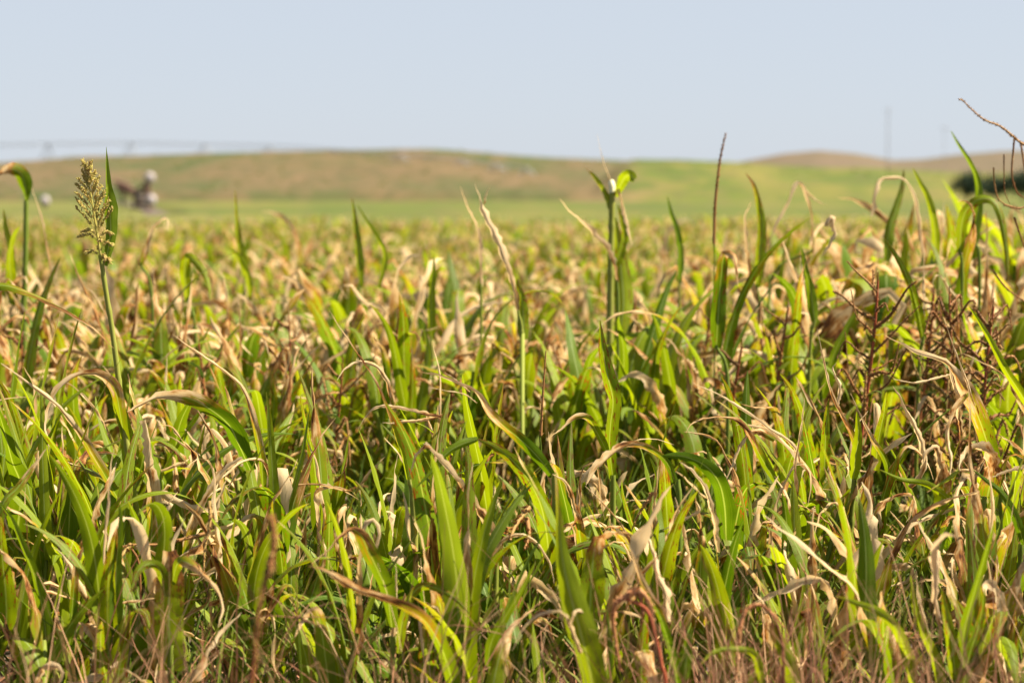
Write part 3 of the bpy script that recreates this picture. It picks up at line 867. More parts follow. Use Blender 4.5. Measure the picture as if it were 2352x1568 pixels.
hero_plant('sorghum plant with a pale-tipped blade arching over like a sickle, right of the middle', 1800, 3.85, [
    B([(1576, 998), (1592, 975), (1630, 962), (1668, 960), (1700, 972), (1722, 1000), (1748, 1050), (1790, 1120)], 3.75, 3.85, 19, dry=.42, rnd=.61, face=.3, fold=.4),
    B([(1590, 880), (1650, 908), (1710, 945), (1765, 985), (1820, 1022), (1835, 1060)], 3.75, 3.85, 13, dry=-.1, rnd=.57, face=.5),
    B([(1668, 1095), (1688, 1048), (1712, 1000), (1745, 990), (1780, 1010)], 3.8, 3.85, 18, dry=.1, rnd=.33),
    B([(1848, 910), (1846, 970), (1836, 1020), (1826, 1070), (1824, 1140), (1818, 1230)], 3.75, 3.85, 21, dry=.1, rnd=.23, face=.4, fold=.6, label='rust-brown upright blade'),
], stem=[(1815, 1120), (1805, 1220)], body=6, H=.48)
hero_plant('sorghum plant with stiff dry blades crossing in front of the red-stemmed weed', 1950, 3.95, [
    B([(1874, 758), (1884, 800), (1896, 855), (1908, 905), (1930, 950), (1958, 1000), (1970, 1060)], 3.85, 3.95, 14, dry=.2, rnd=.36, face=.5),
    B([(1904, 915), (1900, 950), (1896, 1010), (1894, 1080)], 3.9, 3.95, 22, dry=1.3, rnd=.41),
    B([(1968, 945), (1972, 1000), (1965, 1050), (1960, 1100)], 3.9, 3.95, 25, dry=1.5, rnd=.43, face=.2),
    B([(1918, 835), (1912, 850), (1925, 880), (1922, 930)], 3.95, 3.95, 16, dry=-.2, rnd=.6),
    B([(2036, 900), (2030, 950), (2018, 1010), (2010, 1080)], 3.9, 3.95, 24, dry=1.5, rnd=.07, face=.3),
    B([(1958, 905), (1982, 960), (2005, 1010), (2035, 1060), (2050, 1130)], 3.8, 3.95, 14, dry=.5, rnd=.6),
], stem=[(1962, 1100), (1955, 1200)], body=6, H=.5)
hero_plant('sorghum plant with an orange-shouldered blade and a shredded pale tip at upper right', 2300, 3.95, [
    B([(2034, 770), (2075, 792), (2110, 808), (2165, 822), (2192, 848), (2215, 890), (2240, 940), (2262, 1000), (2290, 1090)], 3.8, 3.95, 36, dry=.42, rnd=.63, face=.35, fold=.3, prof=[(0, .8), (.35, 1.), (.5, .9), (.62, .6), (.8, .55), (.9, .2), (1, .03)]),
    B([(2172, 735), (2186, 780), (2205, 830), (2225, 885), (2240, 930)], 3.85, 3.9, 9, dry=-.2, rnd=.35),
    B([(2050, 872), (2100, 878), (2150, 868), (2185, 858)], 3.85, 3.9, 11, dry=-.2, rnd=.6),
    B([(2182, 850), (2194, 900), (2202, 940), (2210, 1000)], 3.85, 3.95, 22, dry=-.2, rnd=.58),
    B([(2178, 1120), (2184, 1060), (2176, 1000), (2195, 940), (2230, 900)], 3.8, 3.9, 18, dry=.1, rnd=.02, face=.3),
], stem=[(2292, 1090), (2300, 1200)], body=6, H=.5)
hero_plant('sorghum plant whose wide blade curls over into a pale papery roll at the right', 2240, 3.75, [
    B([(2205, 1082), (2215, 1052), (2232, 1030), (2255, 1026), (2276, 1045), (2280, 1085), (2268, 1140)], 3.6, 3.75, 38, dry=.15, rnd=.62, face=.1, fold=.2, prof=[(0, 1.), (.6, 1.), (.85, .7), (1, .1)]),
    B([(2130, 1130), (2170, 1105), (2205, 1080)], 3.6, 3.7, 9, dry=.9, rnd=.5),
    B([(2118, 1065), (2125, 1040), (2150, 1025), (2165, 1060), (2168, 1110), (2158, 1170)], 3.7, 3.75, 36, dry=.3, rnd=.33, face=.1, fold=.2),
    B([(2050, 890), (2080, 930), (2100, 975), (2120, 1020), (2125, 1070), (2090, 1120)], 3.75, 3.8, 24, dry=-.2, rnd=.59, face=.3, fold=.4, label='shrivelled tan hanging blade'),
    B([(2020, 1078), (2070, 1100), (2130, 1112), (2185, 1150)], 3.65, 3.7, 15, dry=1.1, rnd=.42),
], stem=[(2262, 1140), (2250, 1230)], body=6, H=.46)
hero_plant('right-edge sorghum with a pale broken blade and a bare dry stalk', 2330, 3.6, [
    B([(2352, 1058), (2350, 1100), (2330, 1160), (2318, 1240), (2300, 1310), (2280, 1380)][::1], 3.5, 3.55, 8, dry=-.1, rnd=.3, fold=.7),
    B([(2285, 1090), (2320, 1082), (2360, 1078), (2400, 1110)], 3.6, 3.6, 24, dry=-.2, rnd=.62, face=.2),
    B([(2352, 1250), (2330, 1180), (2300, 1130), (2262, 1100), (2230, 1075)][::-1], 3.55, 3.6, 18, dry=1.1, rnd=.44),
], stem=[(2345, 1250), (2340, 1330)], body=5, H=.42)
# --- the lowest, nearest plants along the bottom of the picture
hero_plant('broad dark green spear-shaped blade rising from the bottom just right of the centre', 1365, 2.95, [
    B([(1276, 1085), (1282, 1180), (1290, 1270), (1306, 1350), (1330, 1440), (1355, 1540), (1362, 1620)], 3.0, 2.95, 62, dry=.95, rnd=.05, face=.45, fold=.35, prof=[(0, .9), (.3, 1.), (.5, .7), (.7, .35), (.85, .15), (1, .02)]),
    B([(1180, 1500), (1210, 1440), (1260, 1410), (1300, 1420), (1335, 1500)], 3.0, 2.95, 16, dry=-.1, rnd=.60),
    B([(1378, 1520), (1372, 1470), (1350, 1420), (1325, 1405), (1310, 1440)], 3.0, 2.95, 12, dry=-.1, rnd=.35),
], stem=[(1362, 1590), (1365, 1640)], body=0)
hero_plant('bottom sorghum plant with a long blade, tan to the elbow and green below', 1060, 3.15, [
    B([(708, 1297), (752, 1312), (800, 1342), (850, 1364), (925, 1392), (975, 1425), (1010, 1480), (1032, 1540), (1050, 1620)], 2.95, 3.15, 36, dry=.52, rnd=.61, face=.4, fold=.3, prof=[(0, .9), (.4, 1.), (.55, .6), (.8, .8), (.9, .35), (1, .03)]),
    B([(1120, 1530), (1130, 1470), (1170, 1400), (1200, 1350), (1230, 1290)][::-1], 3.1, 3.15, 22, dry=1.4, rnd=.97, face=.4),
], stem=[(1052, 1610), (1058, 1640)], body=3, H=.3)
hero_plant('bottom sorghum plant with a green blade turned orange at its bend', 905, 3.3, [
    B([(712, 1292), (740, 1268), (775, 1235), (806, 1216), (828, 1228), (845, 1262), (868, 1310), (888, 1360), (900, 1440)], 3.15, 3.3, 34, dry=.60, rnd=.45, face=.3, fold=.3, prof=[(0, .9), (.45, 1.), (.6, .7), (.68, .28), (1, .03)]),
    B([(1080, 1410), (1040, 1370), (985, 1345), (950, 1360), (925, 1420), (915, 1500)], 3.2, 3.3, 24, dry=1.3, rnd=.41, face=.3),
    B([(905, 1290), (912, 1360), (905, 1430), (900, 1500)], 3.3, 3.3, 18, dry=-.3, rnd=.2),
], stem=[(902, 1460), (904, 1560)], body=4, H=.38)
hero_plant('sorghum plant with a thin arching blade, tan above and yellow-green below, over the red stem', 1560, 3.15, [
    B([(1400, 1195), (1430, 1225), (1455, 1280), (1478, 1340), (1510, 1400), (1528, 1450), (1550, 1530), (1560, 1600)], 3.05, 3.15, 20, dry=.62, rnd=.44, face=.4, fold=.4),
    B([(1480, 1210), (1500, 1260), (1510, 1310), (1530, 1360), (1535, 1430)], 3.3, 3.2, 34, dry=-.4, rnd=.30, face=.3, label='grey-brown withered blade'),
    B([(1400, 1560), (1402, 1500), (1398, 1440), (1392, 1390)][::-1], 3.1, 3.1, 12, dry=1.3, rnd=.45),
], stem=[(1556, 1560), (1558, 1620)], body=3, H=.32)
hero_plant('sorghum plant with a short yellow-green blade tipped white among the dry grass at the bottom', 1822, 2.95, [
    B([(1773, 1428), (1782, 1460), (1800, 1490), (1815, 1540), (1830, 1620)], 2.95, 2.95, 30, dry=.92, rnd=.42, face=.2, fold=.3, prof=[(0, .9), (.5, 1.), (.9, .6), (1, .3)]),
    B([(1610, 1525), (1640, 1496), (1690, 1490), (1735, 1505), (1750, 1580)], 2.9, 2.95, 18, dry=1.1, rnd=.43),
    B([(1590, 1440), (1580, 1480), (1572, 1560)], 2.95, 2.95, 30, dry=1.4, rnd=.96),
], stem=[(1828, 1610), (1830, 1640)], body=0)
hero_plant('sorghum plant with stiff fanned green blades and a brushy tan hanging blade at bottom right', 2190, 3.15, [
    B([(2194, 1238), (2168, 1240), (2154, 1280), (2150, 1350), (2156, 1420), (2160, 1480)], 3.0, 3.1, 32, dry=-.2, rnd=.59, face=.3, fold=.5, prof=[(0, .4), (.4, .7), (.7, 1.), (.9, .6), (1, .2)], label='brushy tan hanging blade'),
    B([(1918, 1368), (1960, 1382), (2010, 1400), (2050, 1432), (2078, 1490), (2100, 1580)], 3.0, 3.15, 28, dry=1.1, rnd=.43, face=.3),
    B([(2092, 1320), (2100, 1380), (2115, 1440), (2150, 1520), (2165, 1600)], 3.1, 3.15, 26, dry=1.4, rnd=.42, face=.4),
    B([(2286, 1195), (2262, 1280), (2235, 1370), (2215, 1450), (2205, 1560)], 3.05, 3.15, 26, dry=1.4, rnd=.97, face=.4, fold=.45),
    B([(2164, 1350), (2176, 1420), (2188, 1490), (2195, 1560)], 3.1, 3.15, 30, dry=1.5, rnd=.41, face=.2),
    B([(2262, 1350), (2250, 1430), (2228, 1500), (2210, 1590)], 3.1, 3.15, 26, dry=1.5, rnd=.08, face=.3),
    B([(2102, 1310), (2112, 1380), (2130, 1440), (2140, 1490)], 3.1, 3.15, 16, dry=-.4, rnd=.1),
], stem=[(2195, 1560), (2190, 1620)], body=0)

# ------------------------------------------------------------------ weeds with thin stems and seed spikes
def spike_on(buf, C, r0, rgen, dens=1.0, hair=1.0):
    """a knobbly seed spike along C: core tube plus many small bracts"""
    n = len(C)
    tube(C, np.linspace(r0, r0 * .35, n), 5, a=(0, 0, rgen.random()), buf=buf)
    L = np.linalg.norm(np.diff(C, axis=0), axis=1).sum()
    k = int(L / .0022 * dens)
    T = nrm(np.gradient(C, axis=0))
    for i in range(k):
        f = rgen.random() * (n - 1); j = int(f); g = f - j
        c = C[j] * (1 - g) + C[min(j + 1, n - 1)] * g
        rad = r0 * (1.15 - .55 * f / n)
        dv = rgen.normal(0, 1, 3); dv = nrm(dv - np.dot(dv, T[j]) * T[j])
        tip = c + dv * rad * rgen.uniform(1.3, 2.2) * hair + T[j] * rad * rgen.uniform(.2, 1.4)
        sd_ = np.cross(dv, T[j]) * rad * .55
        m_ = c + dv * rad * .9 + T[j] * rad * .1
        buf.raw([c + dv * rad * .3 - sd_ * .5, m_ - sd_, tip, m_ + sd_], [[0, 1, 2, 3]], (0, .5, rgen.random()))

def pigweed(label, x, y, H, r, tall=None, spread=.16, nb=15, droop=.2, stem_mat=None, spike_mat=None, group=None, leafy=8, rs=.0045):
    root = empty('pigweed', (x, y, 0)); tag(root, label, 'weed', group)
    z = np.linspace(0, 1, 14)
    C = np.stack([.03 * np.sin(z * 3 + r.random() * 6), .02 * np.sin(z * 4), z * H], -1)
    tube(C, np.linspace(rs * 1.3, rs * .5, 14), 7, a=(0, 0, r.random()), side=(1, 0, 0)).build('stem', stem_mat or M_RED, root)
    k = int(nb)
    for i in range(k):
        f = .32 + .66 * (i + r.random() * .5) / k
        o = np.array([np.interp(f, z, C[:, 0]), np.interp(f, z, C[:, 1]), f * H])
        az = i * 2.4 + r.normal(0, .4)
        L = spread * (1.15 - .65 * f) * r.uniform(.7, 1.25)
        dx, dy = math.cos(az), math.sin(az)
        lift = r.uniform(.25, 1.2)
        pts = np.array([o, o + [dx * L * .4, dy * L * .4, L * lift * .35], o + [dx * L * .8, dy * L * .8, L * (lift * .7 + r.normal(0, .2))],
                        o + [dx * L * 1.05, dy * L * 1.05, L * (lift * 1.1 - droop + r.normal(0, .35))]])
        b = Buf(); spike_on(b, catmull(pts, 14), r.uniform(.0030, .0056), r, 1.1)
        b.build('seed_spike', spike_mat or M_SPIKE, root)
    b = Buf(); spike_on(b, C[-5:] + np.array([0, 0, .02]), .0035, r, 1.)
    b.build('seed_spike', spike_mat or M_SPIKE, root)
    for i in range(leafy):
        f = r.uniform(.15, .85)
        o = np.array([np.interp(f, z, C[:, 0]), np.interp(f, z, C[:, 1]), f * H])
        az = r.uniform(0, 6.28)
        gl = gen_leaf(o, az, r.uniform(.05, .09), r.uniform(.014, .024), r.uniform(.1, .9), r.uniform(.3, 1.2), 2, r.random(), None, 8, 3)
        gl.build('leaf', M_PLEAF, root)
    return root

rw = np.random.default_rng(77)
def at_px(px, d):
    p = P(px, 450, d); return p[0], p[1]
x, y = at_px(1988, 4.75)
pigweed('tall bare pigweed with a bright red stem and stiff dark seed spikes', x, y, .80, rw, nb=26, spread=.14, leafy=16, rs=.0050)
x, y = at_px(2205, 4.9)
pigweed('red-stemmed pigweed tangled with drooping spikes, between the tall red one and the right edge', x, y, .76, rw, nb=30, spread=.13, droop=.5, leafy=26)
x, y = at_px(2300, 4.7)
pigweed('brown bushy pigweed near the right edge below the dark bushes', x, y, .74, rw, nb=30, spread=.14, droop=.6, leafy=26)
x, y = at_px(2120, 5.3)
pigweed('brown pigweed half hidden behind the tall red-stemmed one', x, y, .74, rw, nb=26, spread=.13, droop=.4, leafy=20)
for i, (px, d, H) in enumerate([(1800, 5.4, .70), (640, 5.8, .66), (900, 5.6, .66), (250, 6.2, .64), (1480, 6.4, .68), (2040, 6.4, .74), (1210, 6.6, .66), (760, 5.2, .56), (1050, 5.7, .5), (1330, 5.7, .5), (440, 5.4, .6), (1900, 5.9, .7), (2260, 5.8, .74), (1700, 5.3, .6), (70, 5.6, .62), (2180, 5.5, .72), (1620, 6.0, .66)]):
    x, y = at_px(px, d)
    pigweed('small reddish pigweed lost among the half-dry sorghum blades', x, y, H, rw, nb=10, spread=.12, droop=.5, leafy=10, group='small pigweeds inside the crop', rs=.003)

def wire_plant(label, foot_px, d, paths, mat_stem, mat_spike, name='pigweed', cat='weed', foot_z=0, rs=.002, hair=1., dens=1.):
    """a weed given by photo paths: first = stem, the rest = seed spikes [(points, radius)]"""
    f = P(foot_px, 450, d); f[2] = foot_z
    root = empty(name, tuple(f)); tag(root, label, cat)
    st = [P(a, b_, d) for a, b_ in paths[0]]
    st = [p for p in st if p[2] > .03] + [f]
    tube(catmull(np.array(st), 24), np.linspace(rs * .8, rs * 1.3, 24), 6, a=(0, 0, .3)).build('stem', mat_stem, root, origin=root.location)
    for pts, r0, dd in paths[1:]:
        C = catmull(np.array([P(a, b_, d + dd * i / len(pts)) for i, (a, b_) in enumerate(pts)]), max(12, 5 * len(pts)))
        b = Buf(); spike_on(b, C, r0, rw, dens, hair)
        b.build('seed_spike', mat_spike, root, origin=root.location)
    return root
wire_plant('pigweed at the right edge sending one long wiry seed spike up left across the sky', 2420, 5.0, [
    [(2400, 420), (2420, 560), (2425, 700), (2420, 900)],
    ([(2400, 420), (2375, 350), (2340, 325), (2300, 292), (2262, 276), (2232, 252), (2212, 232), (2203, 228)][::1], .0038, -.1),
    ([(2330, 318), (2327, 350), (2324, 400), (2335, 440), (2352, 455), (2375, 470)], .0026, .05),
    ([(2345, 330), (2352, 380), (2360, 430), (2380, 470)], .0024, .05),
    ([(2282, 385), (2284, 420), (2292, 455), (2310, 470), (2345, 490)], .0020, .1),
    ([(2306, 355), (2306, 400), (2308, 440), (2320, 470)], .0018, .1),
    ([(2306, 470), (2340, 478), (2380, 470), (2410, 500)], .0028, .1),
    ([(2330, 500), (2350, 560), (2370, 620)], .0028, .1),
    ([(2280, 620), (2310, 660), (2350, 690), (2400, 720)], .0028, .1),
], M_SPIKE, M_SPIKE, rs=.004)
wire_plant('slender weed with a single straight brown seed spike pointing up against the sky', 1640, 5.6, [
    [(1642, 520), (1640, 600), (1642, 760)],
    ([(1640, 560), (1641, 500), (1646, 430), (1655, 360), (1667, 306)], .0044, 0),
], M_FINE, M_SPIKE)
wire_plant('red-stalked pigweed bent over in dry grass with a rusty hooked seed spike', 1535, 2.9, [
    [(1440, 1375), (1485, 1400), (1505, 1460), (1520, 1530), (1530, 1600)],
    ([(1465, 1352), (1440, 1370), (1415, 1385), (1408, 1420), (1414, 1470), (1425, 1540)], .0052, .05),
    ([(1465, 1352), (1485, 1372), (1498, 1400), (1500, 1430)], .0050, .02),
    ([(1468, 1350), (1475, 1400), (1472, 1450)], .0035, .02),
], M_RED, M_RUSTSPIKE, rs=.0024, hair=.8)
wire_plant('low weed with a rusty arched seed spike in the dry grass at the bottom right', 1800, 2.95, [
    [(1765, 1400), (1790, 1450), (1800, 1560)],
    ([(1690, 1500), (1700, 1440), (1715, 1400), (1745, 1388), (1775, 1410), (1800, 1440)], .0036, .05),
    ([(1700, 1440), (1695, 1500), (1690, 1560)], .0036, .02),
], M_DRYG, M_RUSTSPIKE, hair=.8)
wire_plant('tall blurred brown seed spike standing close to the camera at the bottom left', 580, 2.35, [
    [(592, 1400), (586, 1500), (580, 1650)],
    ([(622, 1180), (628, 1230), (622, 1290), (606, 1340), (594, 1400), (588, 1480), (583, 1560)], .0042, 0),
    ([(585, 1380), (560, 1330), (545, 1290)], .0020, 0),
], M_RED, M_SPIKE, hair=1.2)
wire_plant('weed with a dark drooping seed spike lying across the blades at the left', 330, 3.5, [
    [(300, 1255), (320, 1300), (325, 1420)],
    ([(470, 1225), (420, 1238), (360, 1250), (310, 1250), (260, 1262), (235, 1290)], .0034, -.1),
    ([(300, 1250), (275, 1280), (250, 1310)], .0045, -.1),
    ([(480, 1150), (482, 1200), (470, 1260), (468, 1320)], .0038, -.05),
], M_SPIKE, M_SPIKE)
wire_plant('weed with a short dark green seed cluster hanging among the blades in the middle', 1215, 3.55, [
    [(1200, 1200), (1210, 1260), (1215, 1380)],
    ([(1215, 1165), (1195, 1190), (1180, 1215), (1172, 1240)], .0055, -.1),
    ([(1210, 1190), (1215, 1230), (1205, 1260)], .0050, -.1),
    ([(1500, 1130), (1480, 1160), (1462, 1190), (1450, 1220)], .0035, 0),
], M_FINE, M_SPIKE)
wire_plant('foxtail grass with a thin green bristly spike standing upright left of the centre', 1245, 3.9, [
    [(1240, 1000), (1245, 1080), (1245, 1200)],
    ([(1254, 805), (1250, 860), (1246, 920), (1242, 1000)][::-1], .0030, 0),
], M_FINE, M_SPIKE, name='foxtail_grass', cat='grass', hair=1.5)

# finger grass: thin spikes radiating from one point
def finger_grass(label, px, py, d, n, L, seed):
    r = np.random.default_rng(seed)
    c = P(px, py, d); f = np.array([c[0] - .01, d, 0])
    root = empty('finger_grass', tuple(f)); tag(root, label, 'grass')
    tube(catmull(np.array([c, (c + f) / 2 + [.012, 0, 0], f]), 12), .0012, 5, a=(0, 0, .6)).build('stem', M_FINE, root, origin=f)
    for i in range(n):
        az = r.uniform(-.6, 2.6) if i % 3 else r.uniform(2.6, 5.6)
        e = r.uniform(-.25, 1.)
        v = np.array([math.cos(az), r.uniform(-.6, .6), math.sin(az) * .9]); v = nrm(v)
        C = catmull(np.array([c, c + v * L * .5, c + v * L * r.uniform(.8, 1.15) - [0, 0, L * .08]]), 10)
        b = Buf(); spike_on(b, C, .0009, r, .7); b.build('spike', M_DRYG, root, origin=f)
    return root
finger_grass('star-shaped finger grass seed head with thin radiating spikes, bottom left of the centre', 683, 1418, 3.1, 12, .085, 1)
finger_grass('star-shaped finger grass seed head between the elbowed blade and the dark green spear', 1100, 1445, 3.05, 9, .07, 2)

# ------------------------------------------------------------------ grass no one could count
def strands(name, n, xr, yr, hr, width, mat, lean, label, seed, curve=.5, dens=None, tubes=False):
    r = np.random.default_rng(seed)
    k = 7
    s = np.linspace(0, 1, k)
    x0 = r.uniform(*xr, n); y0 = r.uniform(*yr, n)
    if dens is not None:
        keep = np.array([dens(a, b) > r.random() for a, b in zip(x0, y0)])
        x0, y0 = x0[keep], y0[keep]; n = len(x0)
    h = r.uniform(*hr, n)
    az = r.uniform(0, 6.28, n); ln = np.abs(r.normal(0, lean, n)); cv = r.uniform(.2, 1, n) * curve
    e = (math.pi / 2 - ln)[:, None] - cv[:, None] * s[None] ** 1.5 * 1.6
    e = e + r.normal(0, .12, (n, k))
    ds = (h / (k - 1))[:, None]
    dx = np.cos(e) * np.cos(az)[:, None] * ds; dy = np.cos(e) * np.sin(az)[:, None] * ds; dz = np.sin(e) * ds
    C = np.stack([x0[:, None] + np.cumsum(dx, 1), y0[:, None] + np.cumsum(dy, 1), np.maximum(np.cumsum(dz, 1) - .01, .002)], -1)
    wv = width * r.uniform(.5, 1.3, n)[:, None] * (1 - s[None] ** 2 * .75)
    fa = r.uniform(-.9, .9, n)
    sdv = np.stack([np.cos(fa), np.sin(fa), np.zeros(n)], -1)[:, None, :]
    V = np.stack([C - sdv * wv[..., None] / 2, C + sdv * wv[..., None] / 2], 2)     # n,k,2,3
    base = np.arange(n)[:, None] * (k * 2); j = np.arange(k - 1)[None] * 2
    F = np.stack([base + j, base + j + 1, base + j + 3, base + j + 2], -1).reshape(-1, 4)
    A = np.zeros((n, k, 2, 3)); A[..., 1] = s[None, :, None]; A[..., 2] = r.random(n)[:, None, None]; A[..., 0, 0] = -1; A[..., 1, 0] = 1
    o = link_mesh(name, V.reshape(-1, 3), F, A.reshape(-1, 3), np.full(n * k * 2, 2.), mat)
    tag(o, label, 'grass', kind='stuff')
    return o
def dry_d(x, y):
    a = mnoise.noise(Vector((x * 4.1, y * 3, 4))) * 1.3 + .45
    return a * (1.1 if x > .12 else (.55 if x < -.1 else .22)) * (1 if y < 2.9 or x > .12 else .6)
strands('dry_grass', 11000, (-1.5, 1.5), (2.35, 3.35), (.18, .46), .0024, M_DRYG, .55, 'tangle of thin brown dry grass along the bottom edge', 1, 1.1, dry_d)
strands('dry_grass_seed_heads', 2200, (-1.5, 1.5), (2.5, 3.3), (.26, .46), .0022, M_DRYG, .30, 'taller straw-coloured grass stems sticking out of the dry tangle', 2, .5, dry_d)
strands('fine_green_grass', 9000, (-2.6, 2.6), (3.3, 5.6), (.10, .34), .0060, M_FINE, .35, 'fine green grass growing at the feet of the sorghum', 3, .8)
strands('leaf_litter', 4000, (-2.2, 2.2), (2.3, 5.4), (.05, .16), .010, M_DRYG, 1.2, 'fallen brown leaves on the soil under the crop', 4, .9)

# ------------------------------------------------------------------ far things
deps = bpy.context.evaluated_depsgraph_get()
deps.update()
def land_z(x, y):
    hit, loc, *_ = S.ray_cast(bpy.context.evaluated_depsgraph_get(), Vector((x, y, 200)), Vector((0, 0, -1)))
    return loc.z if hit else 0.
M_GALV = simple_material('galvanised_steel', [(.3, (.22, .23, .24)), (.7, (.30, .31, .32))], 2., rough=.5)
M_TYRE = simple_material('tyre_rubber', [(.3, (.02, .02, .02)), (.7, (.05, .045, .04))], 4., rough=.9)
M_RUSTY = simple_material('rusty_iron', [(.3, (.10, .05, .035)), (.7, (.19, .10, .07))], 3., rough=.85)
M_DARK = simple_material('engine_iron', [(.3, (.060, .042, .030)), (.7, (.11, .08, .06))], 3., rough=.7)
M_WHITE = simple_material('chalky_white_tank', [(.3, (0.273, 0.231, 0.231)), (.7, (0.326, 0.289, 0.283))], 2., rough=.6)
M_POLE = simple_material('weathered_pole', [(.3, (0.192, 0.176, 0.160)), (.7, (0.272, 0.256, 0.240))], 3., rough=.9)
M_BUSH = strand_material('juniper_foliage', [(0, (.010, .022, .012)), (.6, (.025, .05, .022)), (1, (.06, .08, .03))], .1)
M_BARK = simple_material('juniper_bark', [(.3, (.06, .04, .03)), (.7, (.12, .09, .07))], 6., rough=.95)

def bar(b, p, q, r, k=6):
    p, q = np.array(p, float), np.array(q, float)
    side = (1, 0, 0) if abs(nrm(q - p)[0]) < .8 else (0, 1, .2)
    tube(np.array([p, p * .5 + q * .5, q]), r, k, buf=b, side=side)

def centre_pivot():
    root = empty('centre_pivot_sprinkler', (0, 380, 0))
    tag(root, 'long grey centre-pivot sprinkler line on wheeled towers along the brown ridge', 'irrigation rig')
    O = np.array([0, 380., 0])
    line = [(-300, 336, 470), (-60, 333, 465), (110, 329, 462), (300, 327, 460), (470, 331, 455), (620, 334, 445), (770, 343, 415), (918, 354, 385), (1060, 366, 372), (1140, 376, 362), (1210, 386, 352)]
    pts = []
    for px, py, d in line:
        p = P(px, py, d)
        zg = land_z(p[0], p[1])
        zg = min(zg, p[2] - 2.5)
        pts.append((p, zg))
    C = catmull(np.array([p for p, _ in pts]), 160)
    tube(C, .10, 6, side=(0, 0, 1)).build('pipe', M_GALV, root, origin=O)
    b = Buf()
    for i in range(0, 156, 4):
        a, c = C[i], C[i + 4]
        m_ = (a + c) / 2 - [0, 0, .7]
        bar(b, a, m_, .03, 4); bar(b, m_, c, .03, 4)
        if i < 152:
            bar(b, m_, (C[i + 4] + C[i + 8 if i + 8 < 160 else 159]) / 2 - [0, 0, .7], .02, 4)
    b.build('truss', M_GALV, root, origin=O)
    for p, zg in pts:
        t = Buf()
        for sx in (-2.2, 2.2):
            bar(t, p, (p[0] + sx, p[1] - .3, zg + .7), .11, 5)
            bar(t, p + [0, .4, 0], (p[0] + sx * .5, p[1] + .3, zg + .7), .05, 5)
        bar(t, (p[0] - 2.4, p[1], zg + .7), (p[0] + 2.4, p[1], zg + .7), .26, 6)
        bar(t, (p[0] - 1.1, p[1], (p[2] + zg) / 2), (p[0] + 1.1, p[1], (p[2] + zg) / 2), .05, 5)
        tw = t.build('tower', M_GALV, root, origin=O)
        for sx in (-2.2, 2.2):
            wb = Buf()
            th = np.linspace(0, 2 * math.pi, 17)
            ring = np.stack([p[0] + sx + .62 * np.cos(th), np.full(17, p[1]), zg + .62 + .62 * np.sin(th)], -1)
            tube(ring, .14, 6, buf=wb, side=(0, 1, 0))
            for a in range(4):
                v = np.array([math.cos(a * .785), 0, math.sin(a * .785)]) * .55
                bar(wb, (p[0] + sx - v[0], p[1], zg + .62 - v[2]), (p[0] + sx + v[0], p[1], zg + .62 + v[2]), .05, 4)
            wb.build('wheel', M_TYRE, tw)
centre_pivot()

def sphere(b, c, r, sc=(1, 1, 1), n=14, m=18, a=(0, 0, .5)):
    th = np.linspace(0, math.pi, n)[:, None]; ph = (np.arange(m) / m * 2 * math.pi)[None]
    V = np.stack([np.sin(th) * np.cos(ph) * sc[0], np.sin(th) * np.sin(ph) * sc[1], np.cos(th) * np.ones_like(ph) * sc[2]], -1) * r + np.array(c)
    b.grid(V, np.array(a, float), 0., closed=True)

def boxb(b, c, s, bev=.04):
    c, s = np.array(c, float), np.array(s, float) / 2
    ring = []
    for z, k in ((-1, 1 - bev * 2), (-1 + bev * 2, 1), (1 - bev * 2, 1), (1, 1 - bev * 2)):
        ring.append([c + s * np.array([x_ * k, y_ * k, z]) for x_, y_ in ((-1, -1), (1, -1), (1, 1), (-1, 1))])
    b.grid(np.array(ring), np.zeros(3), 0., closed=True)
    for r_, z in ((ring[0][::-1], 0), (ring[3], 0)):
        b.raw(r_, [[0, 1, 2, 3]])

def pump():
    d = 112.
    f = P(322, 450, d); f[2] = .30
    root = empty('irrigation_pump', tuple(f)); tag(root, 'rusty brown pump engine with two chalky round tanks, far behind the seed head', 'pump')
    u = pxm(d)
    def L(px, py, dy=0.):
        p = P(px, py, d + dy); return p - f
    b = Buf(); boxb(b, L(322, 458), (22 * u, 1.0, 34 * u)); boxb(b, L(322, 478), (44 * u, 1.2, 10 * u)); b.build('engine', M_DARK, root)
    b = Buf(); bar(b, L(268, 425), L(308, 438), .16, 6); bar(b, L(270, 436), L(312, 446), .12, 6); bar(b, L(262, 414), L(300, 428), .12, 6); bar(b, L(310, 440), L(345, 420), .10, 6)
    bar(b, L(282, 440), L(282, 480), .08, 6)
    b.build('arm', M_RUSTY, root)
    b = Buf(); bar(b, L(340, 405), L(343, 484), .10, 6); boxb(b, L(338, 432), (14 * u, .4, 30 * u)); b.build('post', M_RUSTY, root)
    for (px, py) in ((344, 409), (347, 460)):
        b = Buf(); sphere(b, L(px, py, -.4), 12 * u, (1, .9, 1.12)); b.build('tank', M_WHITE, root)
pump()
def float_tank():
    d = 118.
    f = P(103, 450, d); f[2] = .3
    root = empty('water_tank', tuple(f)); tag(root, 'small pale round tank on a short post at the far left behind the crop', 'tank')
    b = Buf(); sphere(b, P(103, 462, d) - f, 11 * pxm(d), (1, 1, 1.15)); b.build('tank_body', M_WHITE, root)
    b = Buf(); bar(b, P(103, 470, d) - f, (0, 0, -.3), .12, 6); b.build('post', M_RUSTY, root)
float_tank()

